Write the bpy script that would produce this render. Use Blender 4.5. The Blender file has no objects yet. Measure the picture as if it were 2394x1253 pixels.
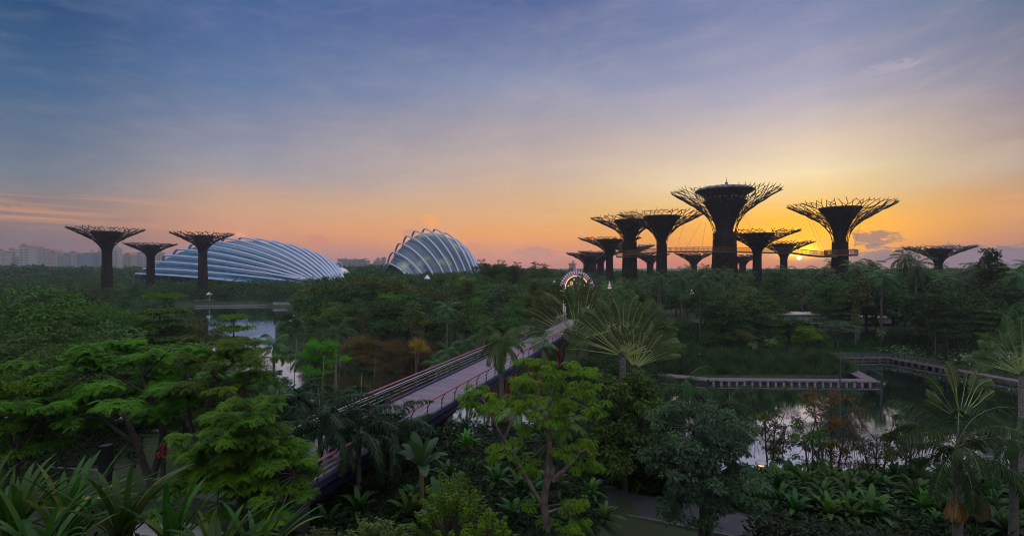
import bpy, math, random
import numpy as np
from mathutils import Vector
# ---------------------------------------------------------------- camera, sky, sun
F = 1200.0; CX = 1197.0; HY = 622.0; CH = 20.0      # focal length and horizon in photo pixels, eye height
scene = bpy.context.scene
C = scene.collection
cam_d = bpy.data.cameras.new("camera"); cam = bpy.data.objects.new("camera", cam_d); C.objects.link(cam)
cam.location = (0, 0, CH); cam.rotation_euler = (math.radians(90 - 0.215), 0, 0)
cam_d.sensor_width = 36; cam_d.lens = 36 * F / 2394; cam_d.clip_start = 0.2; cam_d.clip_end = 20000
scene.camera = cam
scene.view_settings.view_transform = 'Standard'; scene.view_settings.look = 'None'
scene.view_settings.exposure = 0; scene.view_settings.gamma = 1
scene.cycles.max_bounces = 6; scene.cycles.diffuse_bounces = 3; scene.cycles.glossy_bounces = 3
scene.cycles.transmission_bounces = 3; scene.cycles.transparent_max_bounces = 6; scene.cycles.volume_bounces = 0
scene.cycles.use_denoising = True; scene.cycles.filter_width = 1.0
SUN_AZ = math.atan2(1868 - CX, F); SUN_EL = math.radians(0.85)
AMB = 1.0

def lin(c):
    return tuple((v/255/12.92 if v/255 <= .04045 else ((v/255+.055)/1.055)**2.4) for v in c)

class NT:
    """small helper for node trees"""
    def __init__(s, tree): s.t = tree
    def n(s, typ, **kw):
        nd = s.t.nodes.new(typ)
        for k, v in kw.items(): setattr(nd, k, v)
        return nd
    def l(s, a, b): s.t.links.new(a, b)
    def set(s, sock, v):
        if isinstance(v, bpy.types.NodeSocket): s.l(v, sock)
        else: sock.default_value = v
    def m(s, op, a, b=0.0, c=0.0, clamp=False):
        nd = s.n('ShaderNodeMath', operation=op, use_clamp=clamp)
        s.set(nd.inputs[0], a); s.set(nd.inputs[1], b); s.set(nd.inputs[2], c)
        return nd.outputs[0]
    def mr(s, v, a, b, c=0.0, d=1.0, smooth=False):
        nd = s.n('ShaderNodeMapRange', interpolation_type='SMOOTHSTEP' if smooth else 'LINEAR')
        s.set(nd.inputs[0], v)
        for i, x in enumerate((a, b, c, d)): s.set(nd.inputs[i+1], x)
        return nd.outputs[0]
    def mix(s, f, a, b, typ='MIX'):
        nd = s.n('ShaderNodeMix', data_type='RGBA', blend_type=typ, clamp_factor=True)
        s.set(nd.inputs[0], f)
        for i, x in ((6, a), (7, b)):
            if isinstance(x, bpy.types.NodeSocket): s.l(x, nd.inputs[i])
            else: nd.inputs[i].default_value = (*x[:3], 1)
        return nd.outputs[2]
    def ramp(s, f, stops, interp='LINEAR'):
        nd = s.n('ShaderNodeValToRGB'); cr = nd.color_ramp; cr.interpolation = interp
        while len(cr.elements) < len(stops): cr.elements.new(0.5)
        for e, (p, c) in zip(cr.elements, sorted(stops)):
            e.position = p; e.color = (*c[:3], 1)
        s.set(nd.inputs[0], f)
        return nd.outputs[0]
    def noise(s, vec, scale, detail=3, rough=.5, dist=0):
        nd = s.n('ShaderNodeTexNoise'); s.l(vec, nd.inputs['Vector'])
        nd.inputs['Scale'].default_value = scale; nd.inputs['Detail'].default_value = detail
        nd.inputs['Roughness'].default_value = rough; nd.inputs['Distortion'].default_value = dist
        return nd.outputs[0]
    def comb(s, x, y, z):
        nd = s.n('ShaderNodeCombineXYZ')
        for i, v in enumerate((x, y, z)): s.set(nd.inputs[i], v)
        return nd.outputs[0]

world = bpy.data.worlds.new("World"); scene.world = world; world.use_nodes = True
wt = world.node_tree; wt.nodes.clear(); w = NT(wt)
out = w.n('ShaderNodeOutputWorld'); bg = w.n('ShaderNodeBackground'); w.l(bg.outputs[0], out.inputs[0])
tc = w.n('ShaderNodeTexCoord'); sp = w.n('ShaderNodeSeparateXYZ'); w.l(tc.outputs['Generated'], sp.inputs[0])
dx, dy, dz = sp.outputs
az = w.m('ARCTAN2', dx, dy)                      # 0 = straight ahead, positive to the sun's side
azd = w.m('MULTIPLY', az, 180/math.pi)
eld = w.m('MULTIPLY', w.m('ARCSINE', dz), 180/math.pi)
wv = w.comb(w.m('MULTIPLY', azd, .05), w.m('MULTIPLY', eld, .22), 0)
warp = w.noise(wv, 1.3, 3, .55)
elw = w.m('ADD', eld, w.m('MULTIPLY', w.m('SUBTRACT', warp, .5), w.mr(eld, 0, 12, .3, 3.2)))
tt = w.m('DIVIDE', elw, 60.0, clamp=True)
def col(stops): return w.ramp(tt, [(e/60, lin(c)) for e, c in stops])
ZEN = (168, 184, 228); ZENL = (1.30, 1.30, 1.38)      # unseen sky overhead and behind the viewer, brightened for added fill light
colL = col([(0, (104, 92, 112)), (.7, (112, 97, 115)), (2.1, (130, 108, 116)), (4.9, (146, 126, 122)), (7.6, (116, 126, 142)), (14.3, (70, 102, 140)), (20.6, (46, 80, 124)), (60, ZEN)])
colM = col([(0, (162, 120, 126)), (.9, (178, 128, 126)), (3.4, (220, 154, 120)), (6, (206, 164, 134)), (9.4, (162, 156, 164)), (17.5, (96, 121, 162)), (24.9, (70, 98, 150)), (60, ZEN)])
colC = col([(0, (205, 136, 128)), (1.05, (226, 150, 122)), (3.4, (246, 168, 100)), (5.8, (228, 178, 126)), (10.5, (200, 176, 162)), (19.4, (138, 147, 177)), (27.4, (86, 104, 154)), (60, ZEN)])
colS = col([(0, (236, 112, 84)), (1.0, (245, 136, 66)), (3.2, (255, 172, 26)), (5.6, (255, 204, 100)), (8.8, (255, 230, 180)), (12, (226, 204, 184)), (17, (170, 168, 190)), (24.3, (120, 132, 172)), (60, ZEN)])
colR = col([(0, (134, 108, 126)), (.7, (150, 114, 124)), (2.1, (204, 138, 106)), (4.2, (220, 158, 102)), (7.5, (190, 162, 140)), (14, (146, 140, 158)), (20.3, (98, 116, 146)), (60, ZEN)])
sky = w.mix(w.mr(azd, -44, -26.5, 0, 1, True), colL, colM)
sky = w.mix(w.mr(azd, -26.5, 0), sky, colC)
sky = w.mix(w.mr(azd, 0, 29.2, 0, 1, True), sky, colS)
sky = w.mix(w.mr(azd, 30.5, 45, 0, 1), sky, colR)
sky = w.mix(w.mr(azd, 60, 110, 0, 1), sky, colL)
sky = w.mix(w.mr(w.m('ABSOLUTE', azd), 58, 120, 0, 1, True), sky, w.ramp(w.m('DIVIDE', eld, 60.0, clamp=True), [(0, (.30, .27, .33)), (.35, (.46, .48, .60)), (1, ZENL)]))
sky = w.mix(w.mr(eld, 29, 52, 0, 1, True), sky, ZENL)
# high cirrus streaks
cv = w.comb(w.m('MULTIPLY', azd, .035), w.m('ADD', w.m('MULTIPLY', eld, .12), w.m('MULTIPLY', azd, -.012)), 3.1)
c1 = w.noise(cv, 2.2, 6, .62, .6)
cir = w.m('MULTIPLY', w.mr(c1, .42, .78, 0, 1, True), w.mr(eld, 2, 8, .1, 1))
cir = w.m('MULTIPLY', cir, w.mr(azd, -35, 15, .12, 1))
sky = w.mix(w.m('MULTIPLY', w.m('MULTIPLY', cir, .23), w.mr(eld, 12, 24, 1, .35)), sky, lin((232, 208, 190)))
c1b = w.noise(cv, 6.5, 5, .6, .5)
sky = w.mix(w.m('MULTIPLY', w.mr(c1b, .45, .8), .05), sky, lin((240, 225, 215)))
# low orange bands over the glass domes
bv = w.comb(w.m('MULTIPLY', azd, .035), w.m('MULTIPLY', eld, .9), 7.7)
b1 = w.noise(bv, 1.7, 4, .55, .4)
band = w.m('MULTIPLY', w.m('MULTIPLY', w.mr(b1, .5, .68), w.mr(eld, 2.6, 4.2, 0, 1, True)), w.mr(eld, 5.2, 7.5, 1, 0, True))
sky = w.mix(w.m('MULTIPLY', band, .5), sky, lin((236, 164, 110)))
# sun glow and disc
sd = Vector((math.sin(SUN_AZ)*math.cos(SUN_EL), math.cos(SUN_AZ)*math.cos(SUN_EL), math.sin(SUN_EL)))
daz = w.m('SUBTRACT', azd, math.degrees(SUN_AZ)); 
def lobe(a0, e0, ra, re, pw=1.0):
    q = w.m('ADD', w.m('POWER', w.m('ABSOLUTE', w.m('DIVIDE', w.m('SUBTRACT', azd, a0), ra)), 2.0), w.m('POWER', w.m('ABSOLUTE', w.m('DIVIDE', w.m('SUBTRACT', eld, e0), re)), 2.0))
    return w.m('EXPONENT', w.m('MULTIPLY', q, -pw))
SA = math.degrees(SUN_AZ)
sky = w.mix(w.m('MULTIPLY', lobe(SA+.5, 2.9, 8, 2.3), .95), sky, (1.50, .66, .015))
# cloud bank low on the sun's side and pink puffs
kv = w.comb(w.m('MULTIPLY', azd, .25), w.m('MULTIPLY', eld, .55), 1.3)
k1 = w.noise(kv, 1.6, 6, .6)
top = w.m('ADD', w.mr(k1, .3, .7, .3, 2.3), w.mr(azd, 31, 40, 0, .5))
bank = w.m('MULTIPLY', w.m('SUBTRACT', 1.0, w.mr(w.m('SUBTRACT', eld, top), -.12, .12, 0, 1, True)), w.mr(azd, 28.6, 34, .35, .85))
bank = w.m('MULTIPLY', bank, w.mr(azd, 12, 25, 0, 1))
sky = w.mix(bank, sky, w.ramp(w.mr(azd, 24, 42), [(0, lin((205, 146, 122))), (.35, lin((176, 140, 132))), (1, lin((128, 112, 128)))]))
def px2ae(px, py):
    return math.degrees(math.atan2(px-CX, F)), math.degrees(math.atan2(HY-py, math.hypot(F, px-CX)))
k2 = w.noise(kv, 4.0, 7, .68, .5)
for px, py, rw, rh, cc, st in ((742, 566, 1.05, .95, (218, 142, 122), .9), (1006, 517, 1.2, .75, (248, 172, 106), .85), (985, 527, .8, .5, (235, 160, 110), .7), (1105, 577, .8, .5, (226, 150, 118), .7),
                           (563, 549, .55, .35, (240, 165, 130), .8), (1245, 592, 2.4, .8, (196, 144, 134), .6), (2038, 556, 2.1, .75, (150, 122, 122), .8), (2200, 600, 6.0, .7, (140, 116, 128), .5), (960, 545, 1.2, .4, (200, 140, 125), .5),
                           (2080, 158, 2.2, .5, (190, 178, 190), .4), (65, 488, 2.0, .3, (190, 140, 115), .6)):
    a0, e0 = px2ae(px, py)
    lb = lobe(a0, e0, rw, rh, .8)
    msk = w.mr(w.m('ADD', lb, w.m('MULTIPLY', w.m('MULTIPLY', w.m('SUBTRACT', k2, .5), 3.2), w.m('MULTIPLY', lb, 1.6, clamp=True))), .34, .80, 0, 1, True)
    sky = w.mix(w.m('MULTIPLY', msk, st), sky, lin(cc))
sky = w.mix(w.m('MULTIPLY', lobe(SA, 1.5, 1.5, .62), 1.3, clamp=True), sky, (3.2, 1.5, .02))
disc = w.m('MULTIPLY', w.mr(w.m('POWER', w.m('ADD', w.m('POWER', w.m('ABSOLUTE', daz), 2.0), w.m('POWER', w.m('ABSOLUTE', w.m('SUBTRACT', eld, .82)), 2.0)), .5), .12, .22, 1, 0), w.m('LESS_THAN', w.m('ABSOLUTE', daz), 3.0))
sky = w.mix(disc, sky, (18, 14, 6))
w.l(sky, bg.inputs[0]); bg.inputs[1].default_value = 1.0

sun_d = bpy.data.lights.new("sun", 'SUN'); sun = bpy.data.objects.new("sun", sun_d); C.objects.link(sun)
sun_d.energy = 0.16; sun_d.color = (1, .55, .22); sun_d.angle = math.radians(.6)
sun.rotation_euler = (-sd).to_track_quat('-Z', 'Y').to_euler()

# ---------------------------------------------------------------- helpers
rng = np.random.default_rng(7)
def at(px, Y, Z=0.0): return np.array([(px-CX)/F*Y, Y, Z])
def zof(py, Y): return CH - (py-HY)/F*Y
def P(px, py, Y): return np.array([(px-CX)/F*Y, Y, zof(py, Y)])
def on(px, py, g=0.0):
    Y = (CH-g)*F/(py-HY); return np.array([(px-CX)/F*Y, Y, g])
def sm(t): t = np.clip(t, 0, 1); return t*t*(3-2*t)

def mesh_np(name, V, Q, mats, midx=None, smooth=False, uv=None):
    me = bpy.data.meshes.new(name); V = np.asarray(V, np.float32); Q = np.asarray(Q, np.int32)
    me.vertices.add(len(V)); me.vertices.foreach_set('co', V.ravel())
    me.loops.add(Q.size); me.loops.foreach_set('vertex_index', Q.ravel())
    me.polygons.add(len(Q)); me.polygons.foreach_set('loop_start', np.arange(len(Q), dtype=np.int32)*4)
    try: me.polygons.foreach_set('loop_total', np.full(len(Q), 4, np.int32))
    except Exception: pass
    for m_ in (mats if isinstance(mats, (list, tuple)) else [mats]): me.materials.append(m_)
    if midx is not None: me.polygons.foreach_set('material_index', np.asarray(midx, np.int32))
    me.polygons.foreach_set('use_smooth', np.full(len(Q), smooth, bool))
    if uv is not None:
        l = me.uv_layers.new(name='UVMap'); l.data.foreach_set('uv', np.asarray(uv, np.float32)[Q.ravel()].ravel())
    me.update(calc_edges=True)
    return me

class MB:
    """collects quads"""
    def __init__(s): s.V = []; s.Q = []; s.M = []; s.n = 0
    def add(s, V, Q, m=0):
        V = np.asarray(V, float).reshape(-1, 3); Q = np.asarray(Q, int).reshape(-1, 4)
        s.V.append(V); s.Q.append(Q+s.n); s.M.append(np.full(len(Q), m)); s.n += len(V); return s
    def box(s, c, size, rz=0, m=0, taper=1.0):
        hx, hy, hz = np.array(size)/2
        v = np.array([[x*hx*(taper if z > 0 else 1), y*hy*(taper if z > 0 else 1), z*hz] for z in (-1, 1) for x, y in ((-1, -1), (1, -1), (1, 1), (-1, 1))])
        R = np.array([[math.cos(rz), -math.sin(rz), 0], [math.sin(rz), math.cos(rz), 0], [0, 0, 1]])
        v = v@R.T + np.array(c)
        return s.add(v, [[3, 2, 1, 0], [4, 5, 6, 7], [0, 1, 5, 4], [1, 2, 6, 5], [2, 3, 7, 6], [3, 0, 4, 7]], m)
    def beam(s, a, b, wd, ht, m=0):
        """box between two points, width wd across, height ht"""
        a = np.array(a, float); b = np.array(b, float); d = b-a; L = np.linalg.norm(d); d /= L
        up = np.array([0, 0, 1.0]) if abs(d[2]) < .95 else np.array([0, 1.0, 0])
        r = np.cross(d, up); r /= np.linalg.norm(r); u = np.cross(r, d)
        v = [p+sx*r*wd/2+su*u*ht/2 for p in (a, b) for sx, su in ((-1, -1), (1, -1), (1, 1), (-1, 1))]
        return s.add(v, [[3, 2, 1, 0], [4, 5, 6, 7], [0, 1, 5, 4], [1, 2, 6, 5], [2, 3, 7, 6], [3, 0, 4, 7]], m)
    def tube(s, pts, rad, n=5, m=0, flat=1.0, up=(0, 0, 1)):
        pts = np.asarray(pts, float); k = len(pts); rad = np.broadcast_to(np.asarray(rad, float), (k,))
        T = np.gradient(pts, axis=0); T /= (np.linalg.norm(T, axis=1, keepdims=True)+1e-9)
        ref = np.where(np.abs(T[:, 2:3]) > .9, np.array([[1.0, 0, 0]]), np.array([up], float)) if up == (0, 0, 1) else np.tile(np.array([up], float), (k, 1))
        if up == (0, 0, 1):
            ref = np.tile(np.array([[1.0, 0.0, 0]]) if abs(T[:, 2]).mean() > .75 else np.array([[0, 0, 1.0]]), (k, 1))
        A = np.cross(T, ref); A /= (np.linalg.norm(A, axis=1, keepdims=True)+1e-9); B = np.cross(A, T)
        th = np.linspace(0, 2*math.pi, n, endpoint=False)
        ring = pts[:, None]+rad[:, None, None]*(np.cos(th)[None, :, None]*A[:, None]+flat*np.sin(th)[None, :, None]*B[:, None])
        V = ring.reshape(-1, 3); i = np.arange(k-1)[:, None]*n; j = np.arange(n)[None]
        Q = np.stack([i+j, i+(j+1) % n, i+n+(j+1) % n, i+n+j], -1).reshape(-1, 4)
        if n == 4: Q = np.vstack([Q, [[3, 2, 1, 0]], [[(k-1)*4, (k-1)*4+1, (k-1)*4+2, (k-1)*4+3]]])
        return s.add(V, Q, m)
    def sticks(s, A, B, ra, rb=None, m=0):
        """many three-sided prisms at once"""
        A = np.asarray(A, float); B = np.asarray(B, float); rb = ra if rb is None else rb
        N = len(A); D = B-A; D /= (np.linalg.norm(D, axis=1, keepdims=True)+1e-9)
        ref = np.where(np.abs(D[:, 2:3]) > .8, np.array([[1.0, 0, 0]]), np.array([[0, 0, 1.0]]))
        X = np.cross(D, ref); X /= (np.linalg.norm(X, axis=1, keepdims=True)+1e-9); Yv = np.cross(D, X)
        ra = np.broadcast_to(ra, (N,))[:, None, None]; rb = np.broadcast_to(rb, (N,))[:, None, None]
        th = np.array([0, 2.094, 4.189]); o = np.cos(th)[None, :, None]*X[:, None]+np.sin(th)[None, :, None]*Yv[:, None]
        V = np.concatenate([A[:, None]+o*ra, B[:, None]+o*rb], 1).reshape(-1, 3)
        b = (np.arange(N)*6)[:, None, None]
        Q = (b+np.array([[[0, 1, 4, 3], [1, 2, 5, 4], [2, 0, 3, 5]]])).reshape(-1, 4)
        return s.add(V, Q, m)
    def revolve(s, prof, n=24, c=(0, 0, 0), m=0):
        prof = np.asarray(prof, float); k = len(prof); th = np.linspace(0, 2*math.pi, n, endpoint=False)
        V = np.stack([prof[:, None, 0]*np.cos(th), prof[:, None, 0]*np.sin(th), np.broadcast_to(prof[:, None, 1], (k, n))], -1).reshape(-1, 3)+np.array(c)
        i = np.arange(k-1)[:, None]*n; j = np.arange(n)[None]
        return s.add(V, np.stack([i+j, i+(j+1) % n, i+n+(j+1) % n, i+n+j], -1).reshape(-1, 4), m)
    def grid(s, G, m=0):
        G = np.asarray(G, float); a, b = G.shape[:2]; i = np.arange(a-1)[:, None]*b; j = np.arange(b-1)[None]
        return s.add(G.reshape(-1, 3), np.stack([i+j, i+j+1, i+b+j+1, i+b+j], -1).reshape(-1, 4), m)
    def mesh(s, name, mats, smooth=False):
        return mesh_np(name, np.vstack(s.V), np.vstack(s.Q), mats, np.concatenate(s.M), smooth)
    def obj(s, name, mats, parent=None, smooth=False, loc=None):
        o = bpy.data.objects.new(name, s.mesh(name, mats, smooth)); C.objects.link(o)
        if parent: o.parent = parent
        if loc is not None: o.location = loc
        return o

def tag(o, label=None, cat=None, group=None, kind=None):
    for k, v in (('label', label), ('category', cat), ('group', group), ('kind', kind)):
        if v: o[k] = v
    return o
def empty(name, loc=(0, 0, 0), rz=0, **kw):
    o = bpy.data.objects.new(name, None); C.objects.link(o); o.location = loc; o.rotation_euler = (0, 0, rz); o.empty_display_size = .3
    return tag(o, **kw)
def dup(src, loc, rz=0, sc=(1, 1, 1), **kw):
    r = src.copy(); C.objects.link(r); r.location = loc; r.rotation_euler = (0, 0, rz); r.scale = sc
    for ch in src.children:
        c = ch.copy(); C.objects.link(c); c.parent = r
        for g in ch.children:
            d = g.copy(); C.objects.link(d); d.parent = c
    return tag(r, **kw)

# ---------------------------------------------------------------- materials
MATS = {}
def mat(name, c, rough=.6, metal=0, spec=.5, var=0.0, vscale=2.0, emit=None, es=1.0, bump=0.0, bscale=20, c2=None):
    if name in MATS: return MATS[name]
    m = bpy.data.materials.new(name); m.use_nodes = True; t = NT(m.node_tree); b = m.node_tree.nodes['Principled BSDF']
    b.inputs['Roughness'].default_value = rough; b.inputs['Metallic'].default_value = metal; b.inputs['Specular IOR Level'].default_value = spec
    b.inputs['Base Color'].default_value = (*c, 1)
    if var or c2:
        tcn = t.n('ShaderNodeTexCoord'); nz = t.noise(tcn.outputs['Object'], vscale, 4, .6)
        c2_ = c2 or tuple(x*(1-var) for x in c); c1_ = c if c2 else tuple(x*(1+var) for x in c)
        t.l(t.mix(t.mr(nz, .35, .65), c1_, c2_), b.inputs['Base Color'])
    if bump:
        tcn = t.n('ShaderNodeTexCoord'); nz = t.noise(tcn.outputs['Object'], bscale, 3); bp = t.n('ShaderNodeBump'); bp.inputs['Strength'].default_value = bump
        t.l(nz, bp.inputs['Height']); t.l(bp.outputs[0], b.inputs['Normal'])
    if emit: b.inputs['Emission Color'].default_value = (*emit, 1); b.inputs['Emission Strength'].default_value = es
    MATS[name] = m; return m

def leafmat(name, a, b_, c_=None, rough=.5, trans=.35, clump=.8, hue=.35, con=(.3, .7), spec=.18):
    """leaf: per-leaf variation plus clump variation; some light passes through"""
    m = bpy.data.materials.new(name); m.use_nodes = True; t = NT(m.node_tree); nt = m.node_tree
    b = nt.nodes['Principled BSDF']; o = nt.nodes['Material Output']
    geo = t.n('ShaderNodeNewGeometry'); oi = t.n('ShaderNodeObjectInfo'); tcn = t.n('ShaderNodeTexCoord')
    f1 = t.m('MULTIPLY_ADD', geo.outputs['Random Per Island'], hue, (1-hue)/2)
    nz = t.noise(tcn.outputs['Object'], clump, 2, .5)
    f = t.m('ADD', w_(t, f1, .5), w_(t, t.mr(nz, con[0], con[1]), .5), clamp=True)
    c = t.mix(f, a, b_)
    if c_: c = t.mix(t.mr(geo.outputs['Random Per Island'], .86, .9), c, c_)
    hs = t.n('ShaderNodeHueSaturation'); t.l(c, hs.inputs['Color'])
    t.l(t.m('MULTIPLY_ADD', oi.outputs['Random'], .05, .472), hs.inputs['Hue'])
    t.l(t.m('MULTIPLY_ADD', oi.outputs['Random'], .66, .70), hs.inputs['Value'])
    c = hs.outputs[0]
    t.l(c, b.inputs['Base Color']); b.inputs['Roughness'].default_value = rough; b.inputs['Specular IOR Level'].default_value = spec
    tr = t.n('ShaderNodeBsdfTranslucent'); t.l(t.mix(1.0, c, (1.0, 1.0, .6), 'MULTIPLY'), tr.inputs[0])
    mx = t.n('ShaderNodeMixShader'); mx.inputs[0].default_value = trans
    t.l(b.outputs[0], mx.inputs[1]); t.l(tr.outputs[0], mx.inputs[2]); t.l(mx.outputs[0], o.inputs[0])
    MATS[name] = m; return m
def w_(t, a, k): return t.m('MULTIPLY', a, k)
# ---------------------------------------------------------------- ground and lake
LAKE = np.array([(-78,62),(-45,56),(-25,51),(0,47),(20,45.5),(50,42),(110,40),(112,70),(88,84),(79.5,108),(65,107),(62.5,93.0),(29,93.0),(24,88),(22,72),(16,62),(8,62),(2,72),(0,88),(-6,93),(-14,98),(-28,99),(-37,105),(-46,115),(-60,130),(-76,165),(-108,255),(-165,262),(-172,250),(-108,160),(-85,120),(-86,80)], float)
def lake_dist(x, y):
    """signed distance to the lake edge, positive on land"""
    x = np.asarray(x, float); y = np.asarray(y, float); d = np.full(x.shape, 1e9); ins = np.zeros(x.shape, bool)
    for i in range(len(LAKE)):
        a = LAKE[i]; b = LAKE[(i+1) % len(LAKE)]; e = b-a
        t = np.clip(((x-a[0])*e[0]+(y-a[1])*e[1])/(e@e), 0, 1)
        d = np.minimum(d, np.hypot(x-a[0]-t*e[0], y-a[1]-t*e[1]))
        c = (a[1] > y) != (b[1] > y)
        with np.errstate(divide='ignore', invalid='ignore'):
            ins ^= c & (x < (b[0]-a[0])*(y-a[1])/(b[1]-a[1]+1e-12)+a[0])
    return np.where(ins, -d, d)
def G(x, y):
    x = np.asarray(x, float); y = np.asarray(y, float); d = lake_dist(x, y)
    h = np.where(d > 0, 1.1*sm(d/3.0), -1.6*sm(-d/3.0))
    tz = 5.9-2.7*sm((x-2)/5)
    near = np.where(x > 2, 1, 1)*tz*sm((46-y)/(9+5*sm((x-2)/5)))*sm((d+1)/8)
    slope = np.where(y < 22, 9.3*np.clip((22-y)/16.5, 0, 1.0)**1.15, 0)
    mound = 3.2*np.exp(-((x-12)**2+(y-74)**2)/55)*sm((d+.5)/3)
    land = 7.6*np.exp(-((x-11)**2/70+(y-99)**2/45))*sm((d+.5)/4)
    rise = 8*sm((y-125)/230)*sm((x+120)/140)*sm(d/25) + .9*sm(d/30)*(1+np.sin(x*.043+1)*np.sin(y*.037))
    rise = rise*np.where(y > 60, 1, 0)
    slp = 3.0*np.exp(-((x-42)**2/260+(y-126)**2/160))*sm(d/8)
    h = h+.8*sm(d/6)
    return h+near+slope+mound+land+rise+slp
def g1(x, y): return float(G(np.array([x]), np.array([y]))[0])

def ground_mat():
    m = bpy.data.materials.new('ground'); m.use_nodes = True; t = NT(m.node_tree); b = m.node_tree.nodes['Principled BSDF']
    tcn = t.n('ShaderNodeTexCoord'); n1 = t.noise(tcn.outputs['Object'], .08, 5, .6); n2 = t.noise(tcn.outputs['Object'], 3.0, 4, .7)
    c = t.mix(t.mr(n1, .4, .6), (.010, .024, .006), (.018, .042, .008)); c = t.mix(t.mr(n2, .45, .7), c, (.03, .03, .015))
    t.l(c, b.inputs['Base Color']); b.inputs['Roughness'].default_value = .9
    bp = t.n('ShaderNodeBump'); bp.inputs['Strength'].default_value = .6; t.l(n2, bp.inputs['Height']); t.l(bp.outputs[0], b.inputs['Normal'])
    return m
xs = np.concatenate([np.linspace(-1900, -260, 12), np.arange(-240, 200, 2.0), np.linspace(215, 1900, 12)])
ys = np.concatenate([np.arange(-30, 60, 1.25), np.arange(60, 280, 2.5), np.linspace(290, 600, 16), np.linspace(700, 1850, 8)])
X, Y = np.meshgrid(xs, ys)
gm = MB(); gm.grid(np.stack([X, Y, G(X, Y)], -1)); tag(gm.obj('ground', ground_mat(), smooth=True), kind='structure')

def water_mat():
    m = bpy.data.materials.new('lake_water'); m.use_nodes = True; t = NT(m.node_tree); b = m.node_tree.nodes['Principled BSDF']
    b.inputs['Base Color'].default_value = (.012, .030, .022, 1); b.inputs['Roughness'].default_value = .03
    b.inputs['IOR'].default_value = 1.33
    tcn = t.n('ShaderNodeTexCoord'); mp = t.n('ShaderNodeMapping'); mp.inputs['Scale'].default_value = (.7, 1.6, 1); t.l(tcn.outputs['Object'], mp.inputs[0])
    n1 = t.noise(mp.outputs[0], 1.1, 4, .6, .4); n2 = t.noise(mp.outputs[0], .07, 2); 
    bp = t.n('ShaderNodeBump'); bp.inputs['Distance'].default_value = .05; t.l(n1, bp.inputs['Height']); t.l(t.mr(n2, .4, .65, .03, .14), bp.inputs['Strength']); t.l(bp.outputs[0], b.inputs['Normal'])
    gl = t.n('ShaderNodeBsdfGlossy'); gl.inputs['Roughness'].default_value = .03; gl.inputs['Color'].default_value = (.92, .92, .95, 1); t.l(bp.outputs[0], gl.inputs['Normal'])
    lw = t.n('ShaderNodeLayerWeight'); t.l(bp.outputs[0], lw.inputs['Normal']); lw.inputs['Blend'].default_value = .5
    mx = t.n('ShaderNodeMixShader'); t.l(t.mr(lw.outputs['Facing'], .3, .95, .36, .95), mx.inputs[0]); t.l(b.outputs[0], mx.inputs[1]); t.l(gl.outputs[0], mx.inputs[2]); t.l(mx.outputs[0], m.node_tree.nodes['Material Output'].inputs[0])
    return m
wm = MB(); wm.grid(np.array([[[-240, 36, 0], [130, 36, 0]], [[-240, 275, 0], [130, 275, 0]]], float)); tag(wm.obj('lake_water', water_mat()), kind='structure')

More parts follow.
